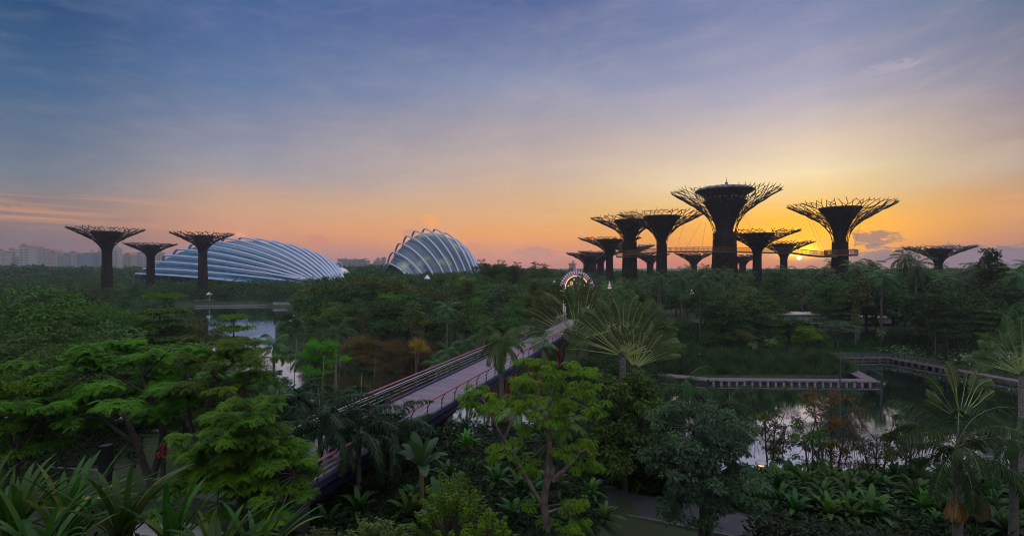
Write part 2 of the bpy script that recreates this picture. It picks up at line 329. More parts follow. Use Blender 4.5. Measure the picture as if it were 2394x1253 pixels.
# ---------------------------------------------------------------- steel tree towers
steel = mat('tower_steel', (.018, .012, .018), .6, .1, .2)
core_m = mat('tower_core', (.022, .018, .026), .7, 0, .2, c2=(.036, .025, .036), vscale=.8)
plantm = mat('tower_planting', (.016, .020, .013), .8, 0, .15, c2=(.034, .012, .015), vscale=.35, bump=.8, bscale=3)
deckm = mat('walkway_deck', (.10, .055, .03), .6)
orange = mat('walkway_railing', (.13, .055, .012), .5)
TH = [0, .2, .33, .5, .6, .72, .86, 1]; TR = [0, .035, .10, .235, .36, .54, .765, 1]; TT = [0, .16, .28, .44, .55, .69, .85, 1.0]
def tower(px, pyrim, hw, Yd, pin, hwin, pneck, wneck, wbase, lab, seed, special=False, px0=None, group=None, dens=1.0, qf=1.8):
    r = np.random.default_rng(seed)
    X0 = (px-CX)/F*Yd; k = Yd/F
    R = hw*k*.985; Hr = zof(pyrim, Yd); Hin = zof(pin, Yd); Rin = hwin*k; Hn = zof(pneck, Yd); rn = wneck*k; rb = wbase*k
    gz = g1(X0, Yd)-.3; root = empty('steel_tree_tower', (X0, Yd, gz), r.uniform(0, 6), label=lab, cat='tree tower', group=group)
    z = lambda h: h-gz
    # planted trunk with uneven skin
    T = MB(); hs = np.linspace(0, 1, 26); n = 40; th = np.linspace(0, 2*math.pi, n, endpoint=False)
    rr = rb+(rn-rb)*sm(hs)*1.0
    V = []
    for i, h in enumerate(hs):
        rad = rr[i]*(1+.05*r.standard_normal(n)); V.append(np.stack([rad*np.cos(th), rad*np.sin(th), np.full(n, h*(z(Hn)))], -1))
    V = np.array(V).reshape(-1, 3); i_ = np.arange(25)[:, None]*n; j = np.arange(n)[None]
    T.add(V, np.stack([i_+j, i_+(j+1) % n, i_+n+(j+1) % n, i_+n+j], -1).reshape(-1, 4))
    # tufts growing on the trunk
    nt_ = int(500*dens); a = r.uniform(0, 6.283, nt_); h = r.uniform(0, 1, nt_)**.8; rad = np.interp(h, hs, rr)
    A = np.stack([rad*np.cos(a), rad*np.sin(a), h*z(Hn)*.98], -1); o = np.stack([np.cos(a), np.sin(a), r.uniform(-.8, .8, nt_)], -1)
    T.sticks(A, A+o*(r.uniform(.15, .5, nt_)*max(.5, rn*.28))[:, None], .16, .03)
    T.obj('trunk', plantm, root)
    # inner funnel
    s_ = np.linspace(0, 1, 12); Cn = MB()
    rc = rn*.62; fr = rc+(Rin-rc)*s_**(2.4 if qf < 1.5 else 1.95); fh = z(Hn)*.9+(z(Hin)-z(Hn)*.9)*s_
    Cn.revolve(np.stack([fr, fh], -1), 48)
    Cn.revolve([(Rin, z(Hin)), (Rin*1.03, z(Hin)+.1), (Rin*1.03, z(Hin)+.5), (Rin*.97, z(Hin)+.5), (.01, z(Hin)+.1)], 48)
    th = np.linspace(0, 2*math.pi, 40, endpoint=False)
    for t_ in th: Cn.tube(np.stack([(fr+.12)*math.cos(t_), (fr+.12)*math.sin(t_), fh], -1), .11, 3)
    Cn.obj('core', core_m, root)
    # branching canopy: levels of nodes on a flaring surface
    prof = lambda t: rn*1.04+(R-rn*1.04)*(1-np.sqrt(np.clip(1-t**2.0, 0, 1))*1.0)**1.0 if False else None
    def prof(t):
        # steep rise at the trunk, then an ever flatter sweep to the rim
        rad = rn*1.05+(R-rn*1.05)*np.interp(t, TT, TR); hh = z(Hn)+(z(Hr)-z(Hn))*np.interp(t, TT, TH)
        return rad, hh
    B = MB(); lv = 13; ts = np.linspace(0, 1, lv+1)**.78
    cnt = [14, 14, 16, 20, 26, 32, 38, 44, 50, 56, 60, 64, 66, 66]
    if dens < 1: cnt = [12, 12, 14, 20, 24, 30, 36, 44, 44, 56, 56, 66, 66, 66]
    cnt = [max(10, int(c_*min(1, (hw/118)**.8))) for c_ in cnt]
    prev = None; thick = .22*k*1.0
    thick = max(.09, .98*k)
    for L in range(lv+1):
        n = cnt[L]; off = (L % 2)*.5
        a = (np.arange(n)+off)/n*2*math.pi+r.uniform(-.28, .28, n)*2*math.pi/n
        tj = ts[L]+r.uniform(-.35, .35, n)*(ts[min(L+1, lv)]-ts[max(L-1, 0)])*.5*(L > 1)
        tj = np.clip(tj, 0, 1.0); rad, hh = prof(tj); hh = hh+r.uniform(-.25, .25, n)*(L > 2)
        N = np.stack([rad*np.cos(a), rad*np.sin(a), hh], -1)
        if prev is not None:
            pa, pN = prev; ra = thick*(.72+.18*min(1, L/5)-.1*L/lv)
            A_, B_ = [], []
            for q in range(n):
                dd = np.abs((pa-a[q]+math.pi) % (2*math.pi)-math.pi); o1 = np.argsort(dd)
                A_.append(pN[o1[0]]); B_.append(N[q])
                if r.random() < (.75 if L > 2 else .35): A_.append(pN[o1[1]]); B_.append(N[q])
            B.sticks(A_, B_, ra, ra*.92)
            if L in (4, 7, 10): # ring wires
                for q in range(n):
                    if r.random() < .5: B.sticks([N[q]], [N[(q+1) % n]], ra*.6)
        prev = (a, N)
    # outer twigs
    a, N = prev; d = N.copy(); d[:, 2] = 0; d /= np.linalg.norm(d, axis=1)[:, None]
    tw = N+d*r.uniform(-.2, .8, len(a))[:, None]*(R*.05)+np.array([0, 0, 1])*r.uniform(-.1, .9, len(a))[:, None]*R/18
    B.sticks(N, tw, thick*.7, thick*.45)
    # smooth inner ribs along the trunk to the flare
    for t_ in np.linspace(0, 2*math.pi, cnt[0], endpoint=False):
        hh = np.linspace(0, 1, 6); B.tube(np.stack([(rb*1.02+(rn*1.06-rb*1.02)*sm(hh))*math.cos(t_), (rb*1.02+(rn*1.06-rb*1.02)*sm(hh))*math.sin(t_), hh*z(Hn)], -1), thick*.8, 3)
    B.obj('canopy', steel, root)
    # struts between funnel and canopy
    S = MB(); A_, B_ = [], []
    for t_ in np.linspace(0, 2*math.pi, 12, endpoint=False):
        for u in (.5, .75):
            rad, hh = prof(u*.92); f_ = np.interp(u, s_, fr); fz = np.interp(u, s_, fh)
            A_.append([f_*math.cos(t_), f_*math.sin(t_), fz]); B_.append([rad*math.cos(t_+.15), rad*math.sin(t_+.15), hh])
    S.sticks(A_, B_, thick*.5); S.obj('strut_frame', steel, root)
    if special:
        D = MB(); H1 = z(zof(470, Yd)); H2 = z(zof(447, Yd)); H3 = z(zof(434, Yd))
        D.revolve([(36*k, H1-3), (40*k, H1), (48*k, H1+(H2-H1)*.5), (63*k, H2-.4), (66*k, H2), (64*k, H2+.5), (56*k, H2+(H3-H2)*.5), (30*k, H3-.3), (.01, H3)], 40)
        D.obj('dining_pod', mat('pod', (.022, .02, .026), .35, .2), root)
        for t_ in np.linspace(0, 2*math.pi, 18, endpoint=False):
            Lp = MB()
            q = np.linspace(0, math.pi*1.35, 12); rr_ = 58*k+9*k*np.cos(q-1.2)*.9; hz = (H1+H2)/2+1.2+6.5*k*np.sin(q-1.2)*1.3
            Lp.tube(np.stack([rr_*math.cos(t_), rr_*math.sin(t_), hz], -1), .14, 3)
            Lp.obj('truss_hoop', steel, root)
        for t_ in np.linspace(0, 2*math.pi, 24, endpoint=False):
            W = MB(); W.box((44.6*k*math.cos(t_), 44.6*k*math.sin(t_), H1+1.5), (.25, 1.0, 1.6), t_)
            W.obj('window', mat('pod_glass', (.12, .16, .08), .15), root)
        An = MB(); An.tube([(1.5, 0, H3-.2), (1.5, 0, H3+3.6)], [.16, .05], 6); An.box((1.5, 0, H3+1.1), (.9, .9, .5)); An.box((1.5, 0, H3+1.9), (.5, .5, .25)); An.tube([(.7, 0, H3-.3), (.7, 0, H3+.9)], .12, 5)
        An.obj('antenna', steel, root)
    return root, X0
GL = 'steel tree towers on the lake side of the glass dome'; GR = 'steel tree towers around the aerial walkway'
TOW = [
 (250, 535, 95, 215, 545, 37, 592, 11, 14.5, 'broad steel tree tower, tallest of the three beside the long glass dome', GL, 1),
 (352, 570, 66, 250, 576, 25, 604, 8.5, 10, 'low steel tree tower standing between two taller ones by the long glass dome', GL, 1),
 (474, 546, 77, 275, 554, 28, 592, 9.5, 12.5, 'steel tree tower standing directly in front of the long ribbed glass dome', GL, 1),
 (1374, 592, 52, 330, 598, 22, 622, 9, 10, 'small pale steel tree tower at the outer end of the cluster, above the lit arch', GR, .7),
 (1388, 594, 40, 380, 598, 18, 620, 6, 7, 'narrow distant steel tree tower whose trunk shows between two others', GR, .7),
 (1404, 588, 54, 350, 593, 24, 618, 7, 8, 'distant steel tree tower half hidden behind the outermost small towers', GR, .7),
 (1425, 557, 74, 270, 562, 29, 600, 7.5, 9, 'mid-sized steel tree tower beside the one wearing a ring platform', GR, 1),
 (1472, 510, 93, 225, 517, 36, 566, 15, 19, 'stout steel tree tower wearing the orange ring platform of the walkway', GR, 1),
 (1475, 574, 56, 340, 580, 24, 606, 8, 9, 'far steel tree tower peeking out behind the ring platform tower', GR, .7),
 (1547, 500, 104, 205, 509, 43, 570, 11, 13.5, 'tall slim steel tree tower whose canopy overlaps that of the ring platform tower', GR, 1),
 (1520, 594, 46, 330, 599, 18, 622, 7, 8, 'small steel tree tower under the walkway just before the slim tall tower', GR, .7),
 (1622, 592, 47, 330, 599, 21, 624, 6.5, 7.5, 'small steel tree tower framed beneath the walkway beside the giant tower', GR, .7),
 (1694, 449, 131, 215, 473, 50, 545, 26, 33, 'giant steel tree tower with a round dining pod and antenna on top', GR, 1),
 (1736, 596, 46, 320, 602, 20, 624, 7, 8, 'small steel tree tower seen just past the giant trunk under the walkway', GR, .7),
 (1770, 541, 101, 190, 549, 40, 594, 9.5, 12, 'steel tree tower with slender trunk standing next to the giant one', GR, 1),
 (1832, 566, 74, 250, 573, 28, 606, 8, 10, 'steel tree tower with thin canopy standing closest to the setting sun', GR, 1),
 (1964, 479, 132, 180, 489, 51, 566, 18, 24, 'wide steel tree tower where the walkway ends beyond the sun', GR, 1),
 (2194, 577, 91, 210, 584, 32, 620, 9, 11, 'lone flat-topped steel tree tower rising behind the tall palms', GR, 1)]
TX = {}
for i, (px, pr, hw, Yd, pi_, hwi, pn, wn, wb, lab, gr, de) in enumerate(TOW):
    # an off-axis circle looks wider by 1/cos: shrink so that the drawn half width is right
    cs = math.cos(math.atan((px-CX)/F)); r_, x_ = tower(px, pr, hw*cs, Yd, pi_, hwi*cs, pn, wn*cs, wb*cs, lab, 100+i, special=(i == 12), group=gr, dens=de, qf={16: 1.35, 7: 1.55, 8: 1.55, 14: 1.55, 15: 1.55}.get(i, 1.8))
    TX[i] = x_
# aerial walkway, a gentle curve in plan
def walkway():
    H = 26.4
    ctl = [(1462, 222), (1500, 214), (1560, 210), (1625, 207), (1690, 206.5), (1770, 200), (1850, 190), (1920, 179), (1950, 172)]
    cp = np.array([[(a-CX)/F*b, b] for a, b in ctl]); t = np.linspace(0, len(cp)-1, 90)
    xs_ = np.interp(t, range(len(cp)), cp[:, 0]); ys_ = np.interp(t, range(len(cp)), cp[:, 1])
    for _ in range(30): xs_[1:-1] = (xs_[:-2]+xs_[2:]+2*xs_[1:-1])/4; ys_[1:-1] = (ys_[:-2]+ys_[2:]+2*ys_[1:-1])/4
    hp = np.interp(xs_, [(1462-CX)/F*222, (1560-CX)/F*210, (1690-CX)/F*206, (1850-CX)/F*190, (1950-CX)/F*172], [zof(596, 222), zof(589, 210), zof(588, 206), zof(592, 190), zof(600, 172)])
    root = empty('aerial_walkway', (0, 0, 0), label='thin orange-railed aerial walkway curving between the steel tree towers', cat='walkway')
    path = np.stack([xs_, ys_, hp], -1); T = np.gradient(path, axis=0); T[:, 2] = 0; T /= np.linalg.norm(T, axis=1)[:, None]; Nn = np.stack([-T[:, 1], T[:, 0], 0*T[:, 0]], -1)
    D = MB()
    for i in range(len(path)-1): D.beam(path[i], path[i+1], 2.0, .55)
    D.obj('deck', deckm, root)
    for s_ in (-1, 1):
        R_ = MB(); e = path+Nn*s_*1.0
        R_.tube(e+[0, 0, 1.75], .07, 4); R_.tube(e+[0, 0, 1.0], .05, 3)
        pts = e[::1]; R_.sticks(pts, pts+[0, 0, 1.9], .055); mid = (e[:-1]+e[1:])/2; R_.sticks(mid, mid+[0, 0, 1.75], .04)
        R_.obj('railing', orange, root)
    for nm, (px, Yd, py, rad) in {'a': (1470, 225, 601, 5.4), 'b': (1966, 180, 597, 5.0)}.items():
        c = P(px, py, Yd); q = MB(); q.revolve([(rad-1.5, -.25), (rad, -.25), (rad, .3), (rad-1.5, .3)], 40, c); q.obj('ring_platform', deckm, root)
        q = MB(); th = np.linspace(0, 2*math.pi, 61); e = c+np.stack([rad*np.cos(th), rad*np.sin(th), 0*th+.3], -1)
        q.tube(e+[0, 0, 1.5], .08, 4); q.tube(e+[0, 0, .8], .05, 3); q.sticks(e, e+[0, 0, 1.6], .06); q.obj('ring_railing', orange, root)
    for (ax, ay, bx, by, Yd) in ((1888, 512, 1925, 597, 178), (1897, 512, 1932, 597, 179), (2012, 520, 1992, 597, 181), (1640, 520, 1600, 586, 208), (1650, 520, 1640, 586, 208), (1600, 520, 1580, 586, 207), (1740, 500, 1780, 588, 202)):
        cb = MB(); cb.sticks([P(ax, ay, Yd)], [P(bx, by, Yd)], .035)
        cb.obj('suspension_cable', steel, root)
walkway()
# ---------------------------------------------------------------- glass domes
def glass_mat(name, dark, light, warm, sc=(1, 1), wf=0.0):
    m = bpy.data.materials.new(name); m.use_nodes = True; t = NT(m.node_tree); b = m.node_tree.nodes['Principled BSDF']
    uv = t.n('ShaderNodeUVMap'); br = t.n('ShaderNodeTexBrick'); t.l(uv.outputs[0], br.inputs['Vector'])
    br.offset = 0.0; br.inputs['Scale'].default_value = 1.0; br.inputs['Brick Width'].default_value = sc[0]; br.inputs['Row Height'].default_value = sc[1]
    br.inputs['Mortar Size'].default_value = .075*sc[1]; br.inputs['Mortar Smooth'].default_value = .1; br.inputs['Bias'].default_value = 0
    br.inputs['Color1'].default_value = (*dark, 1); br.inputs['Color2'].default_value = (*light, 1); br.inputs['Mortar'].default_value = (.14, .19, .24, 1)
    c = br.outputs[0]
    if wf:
        # greenish planting and evening sky beyond, painted into the colour of some panes
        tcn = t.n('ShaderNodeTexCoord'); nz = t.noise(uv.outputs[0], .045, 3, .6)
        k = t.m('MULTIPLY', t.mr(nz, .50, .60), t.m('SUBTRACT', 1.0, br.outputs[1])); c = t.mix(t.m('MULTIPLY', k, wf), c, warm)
    t.l(c, b.inputs['Base Color']); b.inputs['Roughness'].default_value = .12; b.inputs['Specular IOR Level'].default_value = .45
    t.l(t.m('MULTIPLY_ADD', br.outputs[1], .5, .10), b.inputs['Roughness'])
    return m
ribm = mat('dome_rib_white', (.32, .37, .54), .45, .1, .35)
ribdark = mat('dome_rib_shadow_gap', (.05, .06, .09), .6)
def superq(t, n): return np.cos(t)**(2/n), np.sin(t)**(2/n)
def dome(name, label, ribs, Yf, Yc, Yb, n1, wd, flat, glass, inset, gz, front_ext, umax):
    """ribs: list of (crest px, crest py, foot px, foot py, rear px, rear py); front feet at depth Yf, crests at Yc, rear feet at Yb"""
    c0 = P(ribs[len(ribs)//2][0], 640, Yc); root = empty(name, (c0[0], c0[1], gz), label=label, cat='glass dome'); o = np.array([c0[0], c0[1], gz])
    curves = []
    for (cx, cy, fx, fy, bx, by) in ribs:
        Cc = P(cx, cy, Yc); Ff = P(fx, fy, Yf); Bb = P(bx, by, Yb); H = Cc[2]
        # extend the front foot to the ground
        t = np.linspace(0.0, 1, 30)*math.pi/2; cs, sn = superq(t, n1)
        z0 = gz; f = np.clip((Ff[2]-z0)/(H-z0), .0, .6)      # foot seen at height fraction f
        # on the super-ellipse height f is reached at this x fraction
        xf = (1-f**n1)**(1/n1); D = (Ff[:2]-Cc[:2])/xf
        A = np.stack([Cc[0]+D[0]*cs, Cc[1]+D[1]*cs, z0+(H-z0)*sn], -1)
        t = np.linspace(0, 1, 16)[1:]*math.pi/2; cs, sn = superq(t, 1.9); 
        Bk = np.stack([Cc[0]+(Bb[0]-Cc[0])*sn, Cc[1]+(Bb[1]-Cc[1])*sn, z0+(H-z0)*cs], -1)
        curves.append(np.vstack([A, Bk])-o)
    curves = np.array(curves)
    for cv_ in curves:
        q = MB(); T = np.gradient(cv_, axis=0); q.tube(cv_, wd/2, 8, 0, flat, up=(0, 0, 1)) if False else None
        # flattened box-like rib that faces outward
        T /= np.linalg.norm(T, axis=1)[:, None]; cen = np.array([cv_[:, 0].mean(), cv_[:, 1].mean(), -5]); 
        # keep one steady frame: width along the dome's length, depth along the outward normal
        side = np.array([1.0, .25, 0])-T*(T@np.array([1.0, .25, 0]))[:, None]; side /= np.linalg.norm(side, axis=1)[:, None]+1e-9
        out_ = np.cross(T, side); out_ *= np.sign((out_*(cv_-cen)).sum(1))[:, None]
        w_s, d_s = wd/2, wd*flat/2
        rings = np.stack([cv_+side*a*w_s+out_*b*d_s for a, b in ((-1, -.6), (-.8, .6), (0, 1), (.8, .6), (1, -.6), (0, -1))], 1)
        k, n = rings.shape[:2]; i = np.arange(k-1)[:, None]*n; j = np.arange(n)[None]
        q.add(rings.reshape(-1, 3), np.stack([i+j, i+(j+1) % n, i+n+(j+1) % n, i+n+j], -1).reshape(-1, 4)); q.obj('rib', ribm, root, smooth=True)
    # glass shell lofted inside the ribs
    G_ = curves.copy(); mid = G_[:, 29:30, :].copy(); 
    m0 = np.linspace(0, len(curves)-1, len(curves)*4); Gs = np.array([[np.interp(m0, range(len(curves)), G_[:, a, b]) for b in range(3)] for a in range(G_.shape[1])]).transpose(2, 0, 1)
    for _ in range(4): Gs[1:-1] = (Gs[:-2]+2*Gs[1:-1]+Gs[2:])/4
    base = Gs[:, :1, :]*.5+Gs[:, -1:, :]*.5; base[..., 2] = 0
    S = np.array([inset[0], inset[0], inset[1]]); Gs = base+(Gs-base)*S
    Gs[..., 1] += inset[2]
    a, b = Gs.shape[:2]
    seg = np.linalg.norm(np.diff(Gs, axis=1), axis=2).mean(0); vcum = np.concatenate([[0], np.cumsum(seg)])
    U, Vv = np.meshgrid(np.linspace(0, umax, a), vcum, indexing='ij')
    i = np.arange(a-1)[:, None]*b; j = np.arange(b-1)[None]
    me = mesh_np('glass_shell', Gs.reshape(-1, 3), np.stack([i+j, i+j+1, i+b+j+1, i+b+j], -1).reshape(-1, 4), glass, None, True, np.stack([U.ravel(), Vv.ravel()], -1))
    so = bpy.data.objects.new('glass_shell', me); C.objects.link(so); so.parent = root
    return root, curves, o
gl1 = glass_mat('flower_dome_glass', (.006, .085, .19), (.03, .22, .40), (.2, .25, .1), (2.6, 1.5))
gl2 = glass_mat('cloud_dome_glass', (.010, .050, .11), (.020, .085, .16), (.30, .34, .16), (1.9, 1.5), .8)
cr = [(318, 640, 560, 652), (336, 628, 620, 646), (358, 612, 648, 643), (384, 597, 668, 641), (415, 583, 686, 640), (450, 571, 702, 639), (487, 563, 716, 638), (525, 558, 729, 637), (563, 556, 741, 637), (600, 559, 752, 636), (636, 564, 762, 636), (670, 571, 771, 636), (703, 580, 779, 636), (735, 591, 787, 636), (761, 604, 794, 636), (784, 616, 799, 636)]
rb1 = [(c, d, e, f, c-(20 if i > 3 else 6), 640) for i, (c, d, e, f) in enumerate(cr)]
# the crest sits where the arches turn over; their rear legs come down close behind
dome('ribbed_glass_dome', 'long low glass dome with sweeping white ribs behind the lake', rb1, 322, 372, 392, 1.42, 1.75, .7, gl1, (.95, .95, 2.0), 4.0, 0, 46*2.6)
cr2 = [(908, 616, 942, 633), (919, 590, 980, 633), (934, 569, 1008, 633), (951, 552, 1034, 633), (970, 540, 1053, 630), (993, 535, 1070, 630), (1017, 536, 1086, 630), (1041, 545, 1100, 628), (1063, 559, 1109, 626), (1085, 576, 1114, 624), (1102, 596, 1118, 622)]
rb2 = [(c, d, e, f, c-17, 640) for c, d, e, f in cr2]
dome('shell_shaped_dome', 'tall shell-shaped glass dome with arching white ribs above the central trees', rb2, 400, 430, 452, 1.45, 1.55, .7, gl2, (.86, .93, 3.0), 6.0, 0, 30*1.9)
# low entrance arch and shell fragments between the domes
q = MB(); th = np.linspace(0, math.pi, 14); Yd = 350
q.tube(np.stack([(793-CX)/F*Yd+2.2*np.cos(th), 0*th+Yd, zof(633, Yd)+6.2*np.sin(th)], -1), .45, 6); tag(q.obj('white_arch', ribm, smooth=True), 'single small white arch at the low end of the long glass dome', 'arch')
q = MB(); c = P(786, 640, 348); th = np.linspace(0, math.pi, 12); ph = np.linspace(0, math.pi, 14)
GG = np.array([[[c[0]+9*math.cos(p), c[1]+6*math.sin(p)*math.cos(t), c[2]+4.6*math.sin(p)*math.sin(t)] for t in th] for p in ph]); q.grid(GG); tag(q.obj('entrance_canopy', mat('canopy_metal', (.5, .5, .52), .35, .4), smooth=True), 'low rounded metal entrance canopy at the end of the long dome', 'canopy')

# ---------------------------------------------------------------- far city
wallc = [mat('city_wall_%s' % n, c, .8) for n, c in (('cream', (.34, .32, .31)), ('pink', (.36, .27, .27)), ('grey', (.20, .22, .26)), ('blue', (.12, .17, .23)))]
roofm = mat('city_roof', (.24, .10, .07), .8); winm = mat('city_window', (.05, .07, .10), .3)
def building(px, pyt, wpx, Yd, kind, wallm, lab, roofk='gable'):
    Hh = zof(pyt, Yd); gz = 2.0; k = Yd/F; wd = wpx*k*.9; dp = 16 if Yd < 600 else 22; h = Hh-gz; X0 = (px-CX)/F*Yd
    rz = r_b.uniform(-.25, .25)
    root = empty('apartment_block', (X0, Yd, gz), rz, label=lab, cat='building', group='tower blocks on the far side of the city')
    q = MB(); nb = max(1, int(wd/15)); 
    for i in range(nb):
        xx = (-.5+(i+.5)/nb)*wd; q.box((xx, 0, h*.5*(1-.06*(i % 2))), (wd/nb-.8, dp, h*(1-.06*(i % 2)))); 
    q.box((0, 1.2, h*.47), (wd, dp-3.5, h*.94)); q.obj('wall', wallm, root)
    nf = max(3, min(9, int(h/6)))
    for f_ in range(nf):
        q = MB()
        for i in range(nb):
            xx = (-.5+(i+.5)/nb)*wd
            for s_ in (-.25, .25): q.box((xx+s_*wd/nb, -dp/2-.05, h*(.06+.86*(f_+.5)/nf)), (wd/nb*.36, .3, h/nf*.45))
        q.obj('window_row', winm, root)
    if roofk == 'gable':
        for i in range(nb):
            xx = (-.5+(i+.5)/nb)*wd; ht = h*(1-.06*(i % 2)); ww = wd/nb*.55; hh = min(7.5, ww*.6); q = MB()
            v = [(xx-ww, -dp/2-1, ht+.01), (xx+ww, -dp/2-1, ht+.01), (xx+ww, dp/2+1, ht+.01), (xx-ww, dp/2+1, ht+.01), (xx-.3, -dp/2, ht+hh), (xx+.3, -dp/2, ht+hh), (xx+.3, dp/2, ht+hh), (xx-.3, dp/2, ht+hh)]
            q.add(v, [[3, 2, 1, 0], [4, 5, 6, 7], [0, 1, 5, 4], [1, 2, 6, 5], [2, 3, 7, 6], [3, 0, 4, 7]]); q.obj('roof', roofm, root)
    elif roofk == 'step':
        q = MB(); q.box((0, 0, h+2.0), (wd*.55, dp*.6, 4)); q.box((0, 0, h+6), (wd*.25, dp*.4, 4)); q.tube([(0, 0, h+8), (0, 0, h+15)], [.5, .1], 5); q.obj('roof', wallm, root)
    else:
        q = MB(); q.box((0, 0, h+.5), (wd+1, dp+1, 1)); q.box((wd*.2, 0, h+2), (wd*.2, dp*.5, 2)); q.obj('roof', roofm if roofk == 'flatred' else wallm, root)
r_b = random.Random(5)
BL = [(8, 588, 26, 'gable', 1, 'pinkish gabled block at the very edge of the far skyline'), (33, 585, 20, 'gable', 0, 'small cream gabled block beside the pinkish edge block'), (36, 601, 52, 'flat', 2, 'long low grey slab in front of the first gabled blocks'), (66, 577, 24, 'gable', 0, 'tall cream block with a single steep gable, first of the high twins'),
      (97, 579, 36, 'gable', 0, 'tall cream block with dark gable, second of the high twins'), (128, 586, 34, 'gable', 1, 'wide pinkish block with reddish roof beside the high twins'), (151, 594, 20, 'flat', 2, 'short grey block joined to the wide pinkish one'), (177, 593, 24, 'gable', 0, 'cream block with small gable standing alone before the office slab'),
      (198, 594, 22, 'flatred', 3, 'blue-grey office slab with a thin red roof edge'), (222, 593, 32, 'flatred', 3, 'broad blue-grey office slab with stair turret'), (214, 590, 6, 'step', 0, 'slim pale stair turret on the office slab'), (56, 604, 24, 'gable', 1, 'low peach gabled house row in front of the high twins'),
      (243, 583, 14, 'flat', 0, 'pale block half hidden by the tallest steel tree tower'), (273, 582, 16, 'step', 0, 'slender stepped tower with a spire between two steel tree towers'), (306, 597, 24, 'gable', 1, 'peach gabled block between the stepped tower and the low steel tree'), (324, 592, 14, 'flat', 3, 'blue-grey block behind the low steel tree'),
      (340, 594, 14, 'flat', 0, 'narrow pale block beside the low steel tree trunk'), (372, 592, 18, 'gable', 1, 'hazy pinkish block above the start of the long dome'), (290, 610, 14, 'gable', 1, 'very low pink-roofed house below the stepped tower'),
      (802, 606, 26, 'flat', 2, 'hazy grey slab block just past the end of the long dome'), (826, 607, 24, 'flat', 2, 'middle one of the hazy grey slabs between the domes'), (848, 607, 30, 'flat', 2, 'widest hazy grey slab between the domes'), (884, 610, 16, 'step', 2, 'faint stepped tower beside the shell-shaped dome'), (897, 603, 8, 'flat', 2, 'thin faint high-rise touching the shell-shaped dome'),
      (1338, 618, 12, 'flat', 0, 'small pale boxy building above the lit arch')]
for i, (px, pt, wp, rk, mi, lab) in enumerate(BL): building(px, pt, wp, (1350+r_b.uniform(-80, 120)) if px < 1300 else 420, 0, wallc[mi], lab, rk)
# ---------------------------------------------------------------- plant building blocks
def unit(v): return v/(np.linalg.norm(v, axis=-1, keepdims=True)+1e-9)
def kites(mb, Cn, D, Nn, L, W, m=0, droop=0.0, wide=.45):
    """many leaves at once: base points, directions, approximate normals"""
    N = len(Cn); D = unit(D); S = unit(np.cross(D, Nn)); L = np.broadcast_to(L, (N,))[:, None]; W = np.broadcast_to(W, (N,))[:, None]
    U = np.cross(S, D)
    mid = Cn+D*L*wide-np.array([0, 0, 1.0])*L*droop*.25
    tip = Cn+D*L-np.array([0, 0, 1.0])*L*droop
    V = np.stack([Cn, mid+S*W/2+U*W*.12, tip, mid-S*W/2+U*W*.12], 1).reshape(-1, 3)
    mb.add(V, np.arange(N*4).reshape(-1, 4), m)
def sph(r, n, up=0.0):
    v = unit(r.standard_normal((n, 3))); v[:, 2] = v[:, 2]*(1-up)+up*np.abs(v[:, 2]); return unit(v)
def leafballs(mb, r, cen, rad, per, L, W, flat=.8, m=0, droop=.25, up=.55, out=.7):
    cen = np.asarray(cen, float); rad = np.broadcast_to(rad, (len(cen),)); n = len(cen)*per
    c = np.repeat(cen, per, 0); R = np.repeat(rad, per)[:, None]; d = sph(r, n, up)
    p = c+d*R*np.array([1, 1, flat])*(r.uniform(.35, 1, n)**.5)[:, None]
    D = unit(d*out+r.standard_normal((n, 3))*.6+np.array([0, 0, -.15])); Nn = unit(np.array([0, 0, 1.0])*.8+d*.5+r.standard_normal((n, 3))*.45)
    s = r.uniform(.6, 1.3, n); kites(mb, p, D, Nn, L*s, W*s, m, droop)
def crown_pts(r, n, rx, rz, zc, inner=.45, updo=.25):
    d = sph(r, n, updo); q = r.uniform(inner, 1, n)[:, None]; p = d*q*np.array([rx, rx, rz]); p[:, 2] += zc
    lump = 1+.22*np.sin(np.arctan2(d[:, 1], d[:, 0])*3+r.uniform(0, 6))+.12*np.sin(d[:, 2]*6+r.uniform(0, 6)); p[:, :2] *= lump[:, None]
    return p
def limbs(mb, r, pts, zfork, rt, n=7, m=0, zb=-.4):
    mb.tube([(0, 0, zb), (r.normal(0, .1), r.normal(0, .1), zfork*.5), (0, 0, zfork)], [rt*1.25, rt, rt*.8], 6, m)
    for p in pts[:n]:
        b = np.array([0, 0, zfork*r.uniform(.75, 1)]); mid = b*.45+p*.55+np.array([0, 0, -.08*np.linalg.norm(p-b)])
        mb.tube([b, mid, p], [rt*.55, rt*.35, rt*.12], 4, m)

